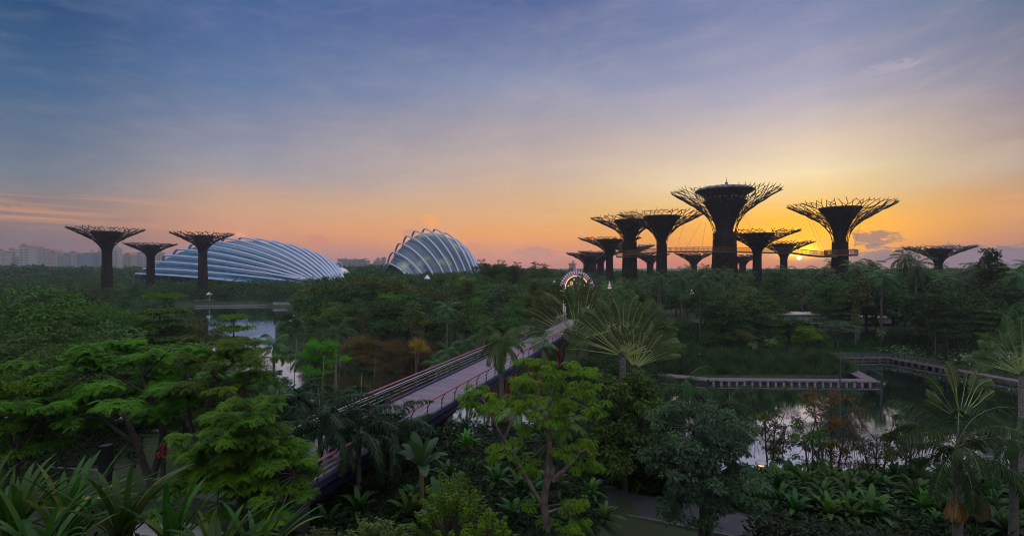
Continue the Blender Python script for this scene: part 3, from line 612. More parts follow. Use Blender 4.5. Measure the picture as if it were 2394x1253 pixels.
bark = mat('bark', (.065, .052, .042), .85, c2=(.03, .026, .02), vscale=3)
barkp = mat('pale_bark', (.15, .13, .12), .8, c2=(.06, .05, .05), vscale=4)
LM = dict(
 dark=leafmat('leaf_dark', (.010, .034, .010), (.036, .095, .022)),
 mid=leafmat('leaf_mid', (.014, .048, .010), (.075, .160, .026)),
 olive=leafmat('leaf_olive', (.026, .048, .012), (.110, .145, .030)),
 bright=leafmat('leaf_bright', (.020, .080, .006), (.110, .280, .010), trans=.4),
 yellow=leafmat('leaf_yellow_green', (.030, .090, .006), (.170, .320, .014), trans=.45),
 flame=leafmat('leaf_feathery', (.008, .036, .005), (.115, .285, .010), trans=.4, clump=1.5, hue=.3, con=(.38, .66)),  # strong clump contrast imitates sky-lit tips against shaded pads
 red=leafmat('leaf_reddish', (.060, .050, .020), (.170, .085, .025), (.05, .09, .02)),
 palm=leafmat('leaf_palm', (.022, .070, .026), (.060, .135, .042), rough=.38, trans=.3),
 palmb=leafmat('leaf_palm_light', (.050, .120, .035), (.110, .210, .055), rough=.38, trans=.3),
 shade=leafmat('leaf_shade', (.004, .013, .005), (.012, .036, .011), spec=.1),  # undergrowth leaf tone darkened to stand for shade beneath the trees
 gold=leafmat('leaf_golden', (.16, .13, .012), (.34, .24, .02)),
 grey=leafmat('leaf_grey_green', (.020, .046, .026), (.070, .120, .060)),
)
# ---- tree templates: (trunk mesh, crown mesh, nominal height, nominal radius)
TPL = {}
def finish(key, T, K, tm, lm, h, rad): TPL[key] = (T.mesh(key+'_trunk', tm), K.mesh(key+'_crown', lm), h, rad)
def t_broad(key, seed, lm, h=10, rx=4.0, rz=3.0, ncl=70, per=52, L=.42, W=.24, flat=.7, rc=.95, tm=None, inner=.45, zc=None):
    r = np.random.default_rng(seed); zc = zc or h-rz; p = crown_pts(r, ncl, rx, rz, zc, inner); T = MB(); limbs(T, r, p, zc-rz*.5, .035*h*.6, 9)
    K = MB(); leafballs(K, r, p, r.uniform(.7, 1.25, ncl)*rc, per, L, W, flat); finish(key, T, K, tm or bark, lm, h, rx)
def t_tier(key, seed, lm, h=11, layers=6, rmax=3.2, per=46, L=.34, W=.2, tm=None, base=.3):
    r = np.random.default_rng(seed); T = MB(); K = MB(); T.tube([(0, 0, -.4), (.1, 0, h*.5), (0, .05, h*.97)], [.17, .11, .03], 6)
    for i in range(layers):
        zz = h*(base+(1-base)*(i+.5)/layers)+r.normal(0, .1); rr = rmax*(1-(i/layers)**1.6*.75)*r.uniform(.8, 1.15); nb = 6; a0 = r.uniform(0, 6.28); pts = []
        for b in range(nb):
            a = a0+b*6.283/nb+r.normal(0, .25); T.tube([(0, 0, zz-.35), (rr*.55*math.cos(a), rr*.55*math.sin(a), zz-.12), (rr*math.cos(a), rr*math.sin(a), zz)], [.05, .03, .012], 3)
            for q in (.35, .6, .85, 1.0): pts.append([rr*q*math.cos(a+r.normal(0, .14)), rr*q*math.sin(a+r.normal(0, .14)), zz+r.normal(0, .06)])
        leafballs(K, r, pts, r.uniform(.45, .75, len(pts)), per, L, W, .22, 0, .1, .8)
    finish(key, T, K, tm or bark, lm, h, rmax)
def t_column(key, seed, lm, h=12, rx=1.5, per=46, n=70, L=.36, W=.2):
    r = np.random.default_rng(seed); zz = r.uniform(.18, 1, n)*h; a = r.uniform(0, 6.28, n); pr = rx*np.sin(np.clip((zz/h-.1)/.9, 0, 1)*math.pi*.93+.12)**.6
    q = r.uniform(.3, 1, n)*pr*(1+.35*np.sin(zz*1.9)); p = np.stack([q*np.cos(a), q*np.sin(a), zz], -1); T = MB(); T.tube([(0, 0, -.4), (0, 0, h*.5), (0, 0, h*.92)], [.2, .13, .04], 6); K = MB(); leafballs(K, r, p, r.uniform(.45, .9, n), per, L, W, .9)
    finish(key, T, K, bark, lm, h, rx)
def frond_pts(L, e0, droop, n=9):
    s = np.linspace(0, 1, n); e = e0-droop*s**1.3; ds = L/(n-1); x = np.concatenate([[0], np.cumsum(np.cos(e[:-1])*ds)]); z = np.concatenate([[0], np.cumsum(np.sin(e[:-1])*ds)]); return s, x, z, e
def frond(mb, r, base, azm, L, e0, droop, nl, ll, lw, bushy=False, m=0, hang=.5, rach=.015, mr_=1):
    s, x, z, e = frond_pts(L, e0, droop); ca, sa = math.cos(azm), math.sin(azm)
    pts = np.stack([x*ca, x*sa, z], -1)+base; mb.tube(pts, np.linspace(rach*1.6, rach*.4, len(s)), 3, mr_)
    t = np.repeat(np.linspace(.12, 1.0, nl), 2); sg = np.tile([-1, 1], nl); 
    px_ = np.interp(t, s, x); pz_ = np.interp(t, s, z); ee = np.interp(t, s, e); c = np.stack([px_*ca, px_*sa, pz_], -1)+base
    tan = np.stack([np.cos(ee)*ca, np.cos(ee)*sa, np.sin(ee)], -1); side = np.array([-sa, ca, 0])[None]*sg[:, None]; nrm = np.cross(tan, side*sg[:, None])
    if bushy: side = side*np.cos(r.uniform(-1.2, 1.2, len(t)))[:, None]+nrm*r.uniform(-.9, .9, len(t))[:, None]
    D = side*.8+tan*.55+np.array([0, 0, -1.0])*hang*r.uniform(.3, 1.0, len(t))[:, None]+r.normal(0, .08, (len(t), 3))
    l_ = ll*(np.sin(np.clip(t*.93+.07, 0, 1)*math.pi)**.5*.8+.2)*r.uniform(.85, 1.1, len(t)); kites(mb, c, D, nrm+r.normal(0, .15, nrm.shape), l_, lw, m, hang*.35, .35)
def palm_mesh(seed, h, nf=16, L=2.6, nl=26, ll=.65, lw=.07, tr=.16, bushy=False, e_hi=1.25, e_lo=-.35, hang=.5, shaft=1.0, lm=None, spear=0.0, lean=0.0, rach=.015, droop=(1.2, 1.9)):
    r = np.random.default_rng(seed); T = MB(); lx = lean*h
    T.tube([(0, 0, -.4), (lx*.15, 0, h*.3), (lx*.5, 0, h*.65), (lx, 0, h)], [tr*1.35, tr, tr*.9, tr*.8], 8)
    K = MB(); S = MB(); S.tube([(lx, 0, h-.02), (lx, 0, h+shaft*.5), (lx, 0, h+shaft)], [tr*.85, tr*.8, tr*.3], 8)
    for i in range(nf):
        u = (i+.5)/nf; e0 = e_hi+(e_lo-e_hi)*u**.9; azm = i*2.4+r.normal(0, .2)
        frond(K, r, np.array([lx, 0, h+shaft*(.95-.35*u)]), azm, L*r.uniform(.85, 1.1), e0, r.uniform(*droop), nl, ll, lw, bushy, 0, hang, rach, 1)
    if spear: S.tube([(lx, 0, h+shaft*.8), (lx+spear*.06, .0, h+shaft+spear)], [.035, .012], 4)
    return T, K, S
ringbark = mat('palm_trunk', (.12, .11, .10), .8, c2=(.055, .05, .045), vscale=6)
shaftm = mat('palm_crownshaft', (.055, .115, .035), .4)
rachm = mat('frond_stalk', (.045, .08, .025), .5)
def t_palm(key, seed, lm, h=11, **kw):
    T, K, S = palm_mesh(seed, h, **kw); TPL[key] = (T.mesh(key+'_trunk', ringbark, True), K.mesh(key+'_crown', [lm, rachm]), h, 2.5, S.mesh(key+'_crownshaft', shaftm, True))

t_broad('broad_a', 1, LM['mid']); t_broad('broad_b', 2, LM['dark'], rx=3.6, rz=3.6, ncl=80); t_broad('broad_c', 3, LM['olive'], rx=4.4, rz=2.4, flat=.5)
t_broad('broad_d', 4, LM['bright'], rx=3.2, rz=2.6); t_broad('broad_e', 5, LM['dark'], rx=4.6, rz=2.8, inner=.6); t_broad('broad_f', 6, LM['mid'], h=11, rx=3.0, rz=4.2, ncl=90)
t_broad('broad_g', 7, LM['grey'], rx=3.4, rz=3.0, L=.34, W=.2); t_broad('red_a', 8, LM['red'], h=7, rx=3.0, rz=2.3, ncl=60, L=.3, W=.2)
t_broad('slender_a', 9, LM['olive'], h=10, rx=1.7, rz=3.4, ncl=34, per=34, rc=.6, tm=barkp, inner=.3)
t_tier('tier_a', 11, LM['mid']); t_tier('tier_b', 12, LM['bright'], h=9, layers=4, rmax=2.8); t_tier('tier_c', 13, LM['dark'], h=13, layers=7)
t_column('col_a', 14, LM['dark'], h=13, rx=1.8); t_column('col_b', 15, LM['olive'], h=12, rx=1.3); t_column('col_c', 16, LM['grey'], h=9, rx=1.5)
t_palm('palm_a', 21, LM['palm'], h=10, nf=15, L=3.0, nl=17, ll=.85, lw=.13)
t_palm('palm_b', 22, LM['palm'], h=12, nf=17, L=3.3, nl=17, ll=.9, lw=.13, e_lo=-.7)
t_palm('palm_c', 23, LM['palmb'], h=6, nf=15, L=2.6, nl=17, ll=.75, lw=.12, shaft=.6)
t_palm('palm_d', 24, LM['palm'], h=14.5, nf=18, L=4.3, nl=20, ll=1.15, lw=.16, tr=.26, e_lo=-.8, shaft=1.6)
t_palm('palm_e', 25, LM['palmb'], h=3, nf=13, L=2.3, nl=15, ll=.7, lw=.12, shaft=.4)

for k_, s_, lm_, kw_ in (('nbroad_a', 41, 'mid', {}), ('nbroad_b', 42, 'dark', dict(rx=3.8, rz=3.6)), ('nbroad_c', 43, 'olive', dict(rx=4.6, rz=2.4, flat=.45)), ('nbroad_d', 44, 'bright', dict(rx=3.2, rz=3.0)), ('nbroad_e', 45, 'dark', dict(rx=4.6, rz=2.8, inner=.6)), ('nbroad_g', 46, 'grey', dict(rx=3.4, rz=3.0)), ('nbroad_f', 50, 'mid', dict(h=11, rx=3.0, rz=4.2)), ('nbroad_y', 47, 'yellow', dict(rx=2.8, rz=3.2))):
    t_broad(k_, s_, LM[lm_], **{**dict(ncl=120, per=105, L=.23, W=.12, rc=.75), **kw_})
t_tier('ntier_a', 48, LM['mid'], per=90, L=.22, W=.12); t_tier('ntier_b', 49, LM['bright'], h=9, layers=4, rmax=2.8, per=90, L=.22, W=.12)
PROTO = {}
def plant(key, name, loc, height, rz=None, wide=1.0, **kw):
    """place one plant; every part is an object of its own"""
    tp = TPL[key]; s = height/tp[2] if 'palm' not in key else height/(tp[2]+1.5); rz = rng.uniform(0, 6.28) if rz is None else rz
    if key not in PROTO:
        e = empty(name, loc, rz)
        for nm, me in zip(('trunk', 'crown', 'crownshaft'), (tp[0], tp[1]) + tuple(tp[4:])):
            o = bpy.data.objects.new(nm, me); C.objects.link(o); o.parent = e
        PROTO[key] = e
    else: e = dup(PROTO[key], loc, rz)
    for k in ('label', 'category', 'group'):
        if k in e: del e[k]
    e.name = name; e.scale = (s*wide, s*wide, s); tag(e, **kw); return e

TOPX = [0, 60, 300, 450, 560, 700, 860, 900, 1100, 1150, 1300, 1450, 1560, 1700, 1800, 1900, 2000, 2100, 2300, 2394]
TOPY = [652, 656, 664, 656, 650, 644, 630, 636, 632, 622, 634, 646, 640, 640, 650, 644, 636, 630, 628, 632]
def zone(px, Y):
    z = ('under the apartment skyline' if px < 150 else 'by the three lakeside towers' if px < 540 else 'in front of the long ribbed dome' if px < 860
         else 'in front of the shell-shaped dome' if px < 1130 else 'between shell-shaped dome and lit arch' if px < 1300 else 'behind the lit arch' if px < 1500
         else 'in front of the giant steel tower' if px < 1760 else 'around the grey pavilion' if px < 1960 else 'behind the railed boardwalk' if px < 2200 else 'past the rail of the boardwalk')
    d = 'first rows by the water' if Y < 128 else 'middle rows' if Y < 165 else 'back rows'
    return z, d
DESC = {'broad_a': 'mid-green round tree', 'broad_b': 'dark domed tree', 'broad_c': 'olive spreading tree', 'broad_d': 'fresh green bushy tree', 'broad_e': 'wide dark tree', 'broad_f': 'tall oval tree', 'broad_g': 'grey-green fine-leaved tree', 'red_a': 'rusty-leaved tree', 'slender_a': 'slender pale-stemmed tree',
        'tier_a': 'tiered flat-layered tree', 'tier_b': 'light tiered tree', 'tier_c': 'dark tall tiered tree', 'col_a': 'dark columnar tree', 'col_b': 'olive columnar tree', 'col_c': 'grey-green columnar tree', 'palm_a': 'feather palm', 'palm_b': 'drooping feather palm', 'palm_c': 'light green feather palm', 'palm_d': 'tall coconut-like palm', 'palm_e': 'low light palm'}
for k_ in list(DESC): DESC['n'+k_] = DESC[k_]
DESC['nbroad_y'] = 'yellow-green tree'
KN = lambda k: 'palm_tree' if 'palm' in k else 'tiered_tree' if 'tier' in k else 'columnar_tree' if 'col' in k else 'slender_tree' if 'slender' in k else 'rusty_tree' if 'red' in k else 'broadleaf_tree'
counts = {}
PLACED = []
def free(x, y, rad):
    return all((x-a)**2+(y-b)**2 > (rad+c)**2 for a, b, c in PLACED)
BR0 = np.array([-3.2-.33*50.0, -8.0]) 
def near_bridge(x, y): return y < 92 and abs(x-(-7.0+.33*(y-36.6))) < 4.2
def mid_scatter():
    tries = 0
    for Y0, Y1, n in ((100, 132, 7000), (132, 175, 7000), (175, 236, 6000)):
        for _ in range(n):
            Y = rng.uniform(Y0, Y1); px = rng.uniform(-60, 2450); x = (px-CX)/F*Y; tries += 1
            d = float(lake_dist(np.array([x]), np.array([Y]))[0])
            if d < 2.0 or near_bridge(x, Y): continue
            if 26 < x < 84 and Y < 112 and not (34 < x < 60 and 97 < Y < 106 and rng.random() < .8): continue                       # reed bed and boardwalk
            if 28 < x < 38 and Y < 128 : continue                      # grassy slope
            if 5 < x < 26 and Y < 106 and rng.random() < .6: continue
            if 1800 < px < 1930 and Y < 139: continue                  # in front of the pavilion
            if any((x-TX[i])**2+(Y-TOW[i][3])**2 < 25 for i in TX): continue
            rad = 1.55+.0085*Y
            if 1500 < px: rad *= .92
            if not free(x, Y, rad): continue
            if px < 450: ks = ['broad_b', 'broad_e', 'broad_g', 'broad_a', 'tier_c', 'palm_b', 'tier_a', 'broad_c', 'broad_f', 'slender_a']; pr = [.2, .14, .16, .1, .1, .1, .06, .06, .05, .03]
            elif px < 720: ks = ['broad_b', 'broad_a', 'palm_a', 'col_c', 'broad_f']; pr = [.3, .25, .2, .1, .15]
            elif px < 1300: ks = ['broad_a', 'broad_b', 'broad_c', 'broad_d', 'broad_e', 'broad_f', 'broad_g', 'slender_a', 'col_b', 'palm_a', 'tier_a']; pr = [.13, .12, .09, .07, .05, .18, .08, .10, .10, .05, .03]
            elif px < 1560: ks = ['palm_a', 'palm_b', 'broad_b', 'broad_f', 'palm_c']; pr = [.35, .3, .15, .1, .1]
            elif px < 1780: ks = ['palm_a', 'palm_b', 'broad_b', 'broad_c', 'slender_a', 'broad_e']; pr = [.22, .2, .2, .12, .1, .16]
            else: ks = ['broad_b', 'broad_g', 'tier_a', 'tier_c', 'palm_b', 'palm_d', 'col_a', 'broad_e', 'slender_a']; pr = [.16, .12, .07, .10, .14, .16, .08, .06, .11]
            k = ks[rng.choice(len(ks), p=np.array(pr)/sum(pr))]
            if 26 < x < 84 and Y < 112: k = ['broad_f', 'broad_a', 'nbroad_y', 'col_c', 'nbroad_c', 'palm_c'][rng.integers(6)]
            if counts.get(KN(k), 0) >= 290: continue
            g = g1(x, Y); lim = zof(np.interp(px, TOPX, TOPY)+rng.uniform(2, 26)+(rng.random() < .55)*rng.uniform(0, 34), Y)-g
            h = rng.uniform(5.5, 12.0) if Y < 132 else rng.uniform(7.5, 14.5) if Y < 175 else rng.uniform(10, 15)
            if 26 < x < 84 and Y < 112: h = rng.uniform(3.5, 7.5)
            if px > 1900: h *= rng.uniform(1.1, 1.45)
            if px < 460 : h *= .85
            if k == 'palm_d': h = rng.uniform(14, 17)
            h = min(h, lim)
            if 520 < px < 705 and Y < 200: h = min(h, rng.uniform(3, 5))
            if px > 1540 and k in ('palm_b', 'palm_d', 'slender_a') and rng.random() < .5: h = min(20, zof(rng.uniform(612, 648) if px > 1940 else rng.uniform(630, 650), Y)-g)
            if h < 3: continue
            if 1790 < px < 1940 and Y < 150: h = min(h, 8)
            z, dd = zone(px, Y); D = DESC[k]
            plant(k, KN(k), (x, Y, g-.1), h, wide=rng.uniform(.78, 1.25)*(1.1 if 'palm' not in k else 1), label=f"{D} {z}, {dd}", cat='palm' if 'palm' in k else 'tree', group=f"{D}s {z}, {dd}")
            counts[KN(k)] = counts.get(KN(k), 0)+1; PLACED.append((x, Y, rad))
def far_woods():
    r = np.random.default_rng(31)
    for nm, Y0, Y1, dens, key in (('far_woodland', 236, 470, 3000, 0), ('distant_woodland', 440, 1500, 3600, 1)):
        K = MB(); n = 0; cs = []; rs = []
        while n < dens:
            Y = r.uniform(Y0, Y1) if key == 0 else 1/r.uniform(1/Y1, 1/Y0); px = r.uniform(-80, 2480); x = (px-CX)/F*Y
            d = float(lake_dist(np.array([x]), np.array([Y]))[0])
            n += 1
            if d < 3: continue
            if 322 < Y < 400 and 300 < px < 800: continue
            if 400 < Y < 470 and 900 < px < 1125: continue
            g = g1(x, Y)
            if key == 0:
                tp = np.interp(px, TOPX, TOPY)+r.uniform(0, 14)
                if Y > 290: tp = min(tp, 641+r.uniform(-4, 5) if px > 860 else 650)
                if 300 < px < 860: tp += 4
                tz = zof(tp, Y)
            else: tz = zof(np.interp(px, [0, 350, 600, 860, 1300, 1500, 2394], [619, 624, 632, 617, 632, 634, 628])+r.uniform(0, 9), Y)
            h = tz-g
            if h < 3: continue
            R = r.uniform(2.6, 4.4)*(1.0 if key == 0 else Y/380); m_ = 9
            rz_ = h*.5 if key else min(h*.5, R*1.3); p = crown_pts(r, m_, R, rz_, h-rz_, .5)+np.array([x, Y, g]); cs.append(p); rs.append(np.full(m_, R*.42))
        cs = np.vstack(cs); rs = np.concatenate(rs)
        if key == 0: leafballs(K, r, cs, rs, 18, 1.0, .65, .75)
        else: leafballs(K, r, cs, rs, 14, 2.6, 1.9, .75)
        tag(K.obj(nm, LM['dark']), 'far-off band of woodland under the skyline' if key == 0 else 'hazy distant woodland at the foot of the skyline', 'woodland', kind='stuff')
# ---------------------------------------------------------------- footbridge
planks = mat('planks', (.2, .17, .19))
def plank_mat(name, a, b_, wdt, ang):
    m = bpy.data.materials.new(name); m.use_nodes = True; t = NT(m.node_tree); b = m.node_tree.nodes['Principled BSDF']
    tcn = t.n('ShaderNodeTexCoord'); mp = t.n('ShaderNodeMapping'); mp.inputs['Rotation'].default_value = (0, 0, ang); t.l(tcn.outputs['Object'], mp.inputs[0])
    s = t.n('ShaderNodeSeparateXYZ'); t.l(mp.outputs[0], s.inputs[0]); q = t.m('DIVIDE', s.outputs[1], wdt); fl = t.m('FLOOR', q); fr = t.m('FRACT', q)
    wn = t.n('ShaderNodeTexWhiteNoise', noise_dimensions='1D'); t.l(fl, wn.inputs['W']); gap = t.m('LESS_THAN', fr, .13); nz = t.noise(tcn.outputs['Object'], 2.2, 4, .6)
    c = t.mix(wn.outputs[0], a, b_); c = t.mix(t.mr(nz, .4, .7, 0, .5), c, tuple(x*.5 for x in a)); c = t.mix(gap, c, (.012, .01, .014)); t.l(c, b.inputs['Base Color']); b.inputs['Roughness'].default_value = .55
    return m
BD = math.atan(.33); dirb = np.array([math.sin(BD), math.cos(BD), 0]); nb_ = np.array([math.cos(BD), -math.sin(BD), 0])
deckp = plank_mat('bridge_planks', (.115, .085, .135), (.18, .14, .20), .22, BD)
bluem = mat('bridge_blue_steel', (.020, .022, .075), .5, .2); redm = mat('bridge_red_steel', (.16, .022, .015), .5, .1); pinkm = mat('handrail_pink', (.30, .10, .15), .4, .2); postm = mat('rail_post', (.10, .03, .06), .5, .2); wirem = mat('rail_wire', (.5, .48, .52), .3, .6)
def bridge():
    HB = 9.9; W = 4.4; c0 = np.array([-7.0, 36.6, HB])           # deck centre line
    pt = lambda s, o=0, z=0: c0+dirb*s+nb_*o+np.array([0, 0, z])
    S0, S1 = -14.0, 62.0
    root = empty('footbridge', (0, 0, 0), label='long planked footbridge with pink handrails crossing the lake on red branching columns', cat='bridge')
    q = MB(); q.beam(pt(S0), pt(S1), W-.3, .16); q.obj('deck', deckp, root)
    for s_ in (-1, 1):
        q = MB(); q.beam(pt(S0, s_*(W/2), .02), pt(S1, s_*(W/2), .02), .22, .34); q.beam(pt(S0, s_*(W/2-.5), -.75), pt(S1, s_*(W/2-.5), -.75), .2, .36); q.obj('edge_beam', bluem, root)
        q = MB(); q.tube([pt(S0, s_*(W/2+.28), 1.28), pt(S1, s_*(W/2+.28), 1.28)], .06, 6); q.obj('handrail', pinkm, root)
        q = MB()
        for z_ in (.45, .7, .95): q.tube([pt(S0, s_*(W/2+.12), z_), pt(S1, s_*(W/2+.12), z_)], .018, 4)
        q.tube([pt(S0, s_*(W/2+.08), 1.12), pt(S1, s_*(W/2+.08), 1.12)], .035, 4); q.obj('guard_wire', wirem, root)
        pq = MB(); pq.beam((0, 0, .1), nb_*s_*.05+np.array([0, 0, .85]), .09, .06); pq.beam(nb_*s_*.05+np.array([0, 0, .83]), nb_*s_*.3+np.array([0, 0, 1.27]), .08, .05); me = pq.mesh('rail_post', postm)
        for i in range(35):
            o = bpy.data.objects.new('post', me); C.objects.link(o); o.parent = root; o.location = pt(S0+1+i*2.15, s_*(W/2+.02))
    q = MB()
    for i in range(42): q.beam(pt(S0+1+i*2, -W/2+.1, -.3), pt(S0+1+i*2, W/2-.1, -.3), .14, .25)
    q.obj('cross_beams', bluem, root)
    q = MB(); b = pt(S0-.6); q.box((b[0], b[1], 8.0), (W+.6, 1.6, 3.5), -BD); q.obj('abutment', mat('abutment_stone', (.022, .024, .022), .9), root)
    for s in (-11.3, 3.2, 18.0, 33.0, 47.0):
        b = pt(s); gz = g1(b[0], b[1])-.5; q = MB(); top = HB-.9; fk = gz+(top-gz)*.35
        q.tube([(b[0], b[1], gz), (b[0], b[1], fk)], [.42, .36], 10)
        for a, o in ((-1.7, -1.4), (-1.7, 1.4), (1.7, -1.4), (1.7, 1.4), (0, -1.7), (0, 1.7)):
            e = pt(s+a, o); m_ = (np.array([b[0], b[1], fk])*.45+np.array([e[0], e[1], top])*.55); q.tube([(b[0], b[1], fk-.2), m_+[0, 0, .3], (e[0], e[1], top)], [.3, .2, .16], 8)
        q.obj('branching_column', redm, root, smooth=True)
    PLACED.append((7.5, 90, 2))
bridge()
# ---------------------------------------------------------------- boardwalk round the reed bed
bwp = plank_mat('boardwalk_planks', (.085, .06, .085), (.135, .10, .13), .2, 0); bwp2 = plank_mat('boardwalk_planks_turned', (.085, .06, .085), (.135, .10, .13), .2, .5)
white = mat('pile_white', (.13, .13, .15), .7, var=.3, vscale=3); railm = mat('rail_steel', (.06, .075, .12), .35, .7)
def strip(mb, pts, wd, th, side=1):
    pts = np.array(pts, float)
    for a, b in zip(pts[:-1], pts[1:]): mb.beam(a, b, wd, th)
def boardwalk():
    root = empty('boardwalk', (0, 0, 0), label='low planked boardwalk on white piles wrapping round the reed bed and inlet', cat='boardwalk')
    a = on(1500, 872, .6); f0 = on(1655, 887, .6); f1 = on(2036, 890, .6); back0 = on(1925, 836, .6); bk1 = on(2080, 836, .6); bk2 = on(2225, 862, .6); bk3 = on(2394, 893, .6); bk4 = bk3+(bk3-bk2)*.8
    q = MB(); q.beam(a, f0, 2.4, .2); q.beam(f0+[0, 0, .004], f1+[1.0, 0, .004], 2.0, .2); q.obj('front_deck', bwp, root)
    q = MB(); q.beam(f1+[.2, .6, .01], back0+[0.5, 0, .01], 2.2, .2); q.obj('side_deck', bwp2, root)
    q = MB(); q.beam(back0+[-.5, 0, .014], bk1, 1.9, .2); q.beam(bk1+[-.2, 0, .006], bk2, 1.9, .2); q.beam(bk2+[-.3, 0, .01], bk4, 1.9, .2); q.obj('far_deck', bwp, root)
    pm = MB(); pm.box((0, 0, -.5), (.36, .36, 1.0)); me = pm.mesh('pile', white)
    def piles(p, q_, n, off):
        for i in range(n):
            o = bpy.data.objects.new('pile', me); C.objects.link(o); o.parent = root; o.location = Vector(p+(q_-p)*(i+.5)/n+np.array(off))+Vector((0, 0, -.12))
    piles(f0, f1, 21, (0, -.72, 0)); piles(bk1, bk2, 9, (-.3, -.6, 0)); piles(bk2, bk3, 8, (-.3, -.6, 0)); piles(back0, bk1, 8, (0, -.6, 0)); piles(f1, back0, 8, (.6, 0, 0))
    pq = MB(); pq.box((0, 0, .6), (.1, .1, 1.2)); pme = pq.mesh('rail_post', railm)
    def rail(p, q_, n, h=1.15):
        m_ = MB(); m_.tube([p+[0, 0, h], q_+[0, 0, h]], .06, 5)
        for z_ in (.35, .6, .85): m_.tube([p+[0, 0, z_], q_+[0, 0, z_]], .016, 3)
        m_.obj('railing', railm, root)
        for i in range(n+1):
            o = bpy.data.objects.new('post', pme); C.objects.link(o); o.parent = root; o.location = Vector(p+(q_-p)*i/n)
    e = .9
    rail(f1+[1.6, -.6, 0], back0+[1.6, -.3, 0], 11); rail(f1+[1.6, -.6, 0], f1+[1.6, .8, 0], 1); rail(back0+[1.6, -.8, 0], bk1+[0, -.8, 0], 8); rail(bk1+[0, -.8, 0], bk2+[-.4, -.8, 0], 9)
boardwalk()
o = MB(); p_ = on(1976, 905, .7); o.box(p_+[0, 1.2, 2.2], (.16, .16, 4.4)); o.box(p_+[0, 1.2, 4.3], (.3, .3, .25)); tag(o.obj('lamp_post', railm), 'dark square lamp post standing in the reeds at the boardwalk corner', 'lamp post')
# ---------------------------------------------------------------- pavilion among the trees
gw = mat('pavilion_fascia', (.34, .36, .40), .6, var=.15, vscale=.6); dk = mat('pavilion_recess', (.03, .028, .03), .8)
def pavilion(px0, px1, pt, pb, Yd, lab, pbot):
    a = P(px0, pt, Yd); b = P(px1, pt+4, Yd); zb = zof(pb, Yd); root = empty('pavilion', (0, 0, 0), label=lab, cat='pavilion'); c = (a+b)/2; wd = b[0]-a[0]
    q = MB(); q.box((c[0], Yd+3, (c[2]+zb)/2), (wd, 6, c[2]-zb)); q.obj('fascia', gw, root)
    q = MB(); q.box((c[0], Yd+2.8, c[2]+.12), (wd+.5, 6.6, .24)); q.obj('roof', mat('pavilion_roof', (.5, .48, .46), .4), root)
    for i in range(1, 8):
        q = MB(); q.box((a[0]+wd*i/8, Yd-.02, (c[2]+zb)/2), (.06, .05, c[2]-zb-.1)); q.obj('panel_joint', dk, root)
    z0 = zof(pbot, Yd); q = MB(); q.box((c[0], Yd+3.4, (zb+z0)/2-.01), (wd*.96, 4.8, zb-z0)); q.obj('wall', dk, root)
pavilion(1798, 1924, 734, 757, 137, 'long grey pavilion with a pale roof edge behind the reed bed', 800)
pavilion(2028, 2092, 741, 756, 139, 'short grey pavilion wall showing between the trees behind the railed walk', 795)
# white tents and roofs glimpsed between trees
tent = mat('tent_white', (.62, .64, .70), .6)
for px, py, wp, hp, Yd, lab in ((1741, 676, 18, 10, 168, 'small white tent roof beside the giant steel tower'), (1617, 684, 14, 12, 150, 'white canvas peak glimpsed before the giant tower trunk'), (489, 686, 13, 6, 262, 'small blue-white canopy on the far lake bank'), (2000, 676, 22, 12, 175, 'pale roof showing between palms behind the boardwalk'), (999, 648, 14, 9, 225, 'slanted white roof corner among the central trees'), (1296, 660, 8, 8, 160, 'little white dome beside the lit arch')):
    c = P(px, py, Yd); k = Yd/F; q = MB(); q.revolve([(wp*k*.5, -hp*k*.5), (wp*k*.52, -hp*k*.35), (wp*k*.3, hp*k*.1), (.06, hp*k*.6)], 8, c); q.tube([(c[0], c[1], c[2]-hp*k*.5-3), (c[0], c[1], c[2]+hp*k*.5)], .08, 5)
    tag(q.obj('tent_roof', tent), lab, 'tent')
# red arched sculpture
q = MB(); th = np.linspace(-.15, math.pi+.1, 22); c = P(1083, 664, 190); rr = 10.5*190/F
q.tube(np.stack([c[0]+rr*np.cos(th), 0*th+190, c[2]+rr*np.sin(th)*1.25], -1), .42, 8); tag(q.obj('red_arch', mat('arch_red', (.34, .035, .045), .5), smooth=True), 'small red arch poking up among the trees below the shell-shaped dome', 'arch')
# lake banks on the far side
conc = mat('bank_concrete', (.13, .14, .16), .8, var=.2, vscale=.3)
q = MB(); L_ = [on(455, 716, .5), on(560, 714.5, .5), on(685, 711, .5)]
q.beam(L_[0], L_[1], .4, .5); q.beam(L_[1], L_[2], .4, .5); tag(q.obj('bank_wall', conc), 'low pale concrete wall along the far lake bank', 'wall')
q = MB(); q.box(on(662, 711, 1.2)+[0, -1.2, .4], (9, .6, 1.2)); tag(q.obj('jetty_wall', conc), 'stepped pale block at the end of the far bank wall', 'wall')
q = MB(); a_ = [on(455, 703, 2.2), on(530, 699, 2.4), on(572, 690, 3.2), on(690, 680, 3.8)]
for u, v in zip(a_[:-1], a_[1:]): q.beam(u, v, 2.0, .15)
tag(q.obj('path', mat('path_concrete', (.25, .26, .29), .8)), kind='structure')
q = MB()
for u, v in ((on(858, 822, 1.5), on(905, 828, 1.5)), (on(905, 828, 1.5), on(942, 836, 1.3))): q.beam(u, v, 2.0, .2)
tag(q.obj('lakeside_walkway', bwp), 'short planked walkway on the shore behind the rusty trees', 'walkway')
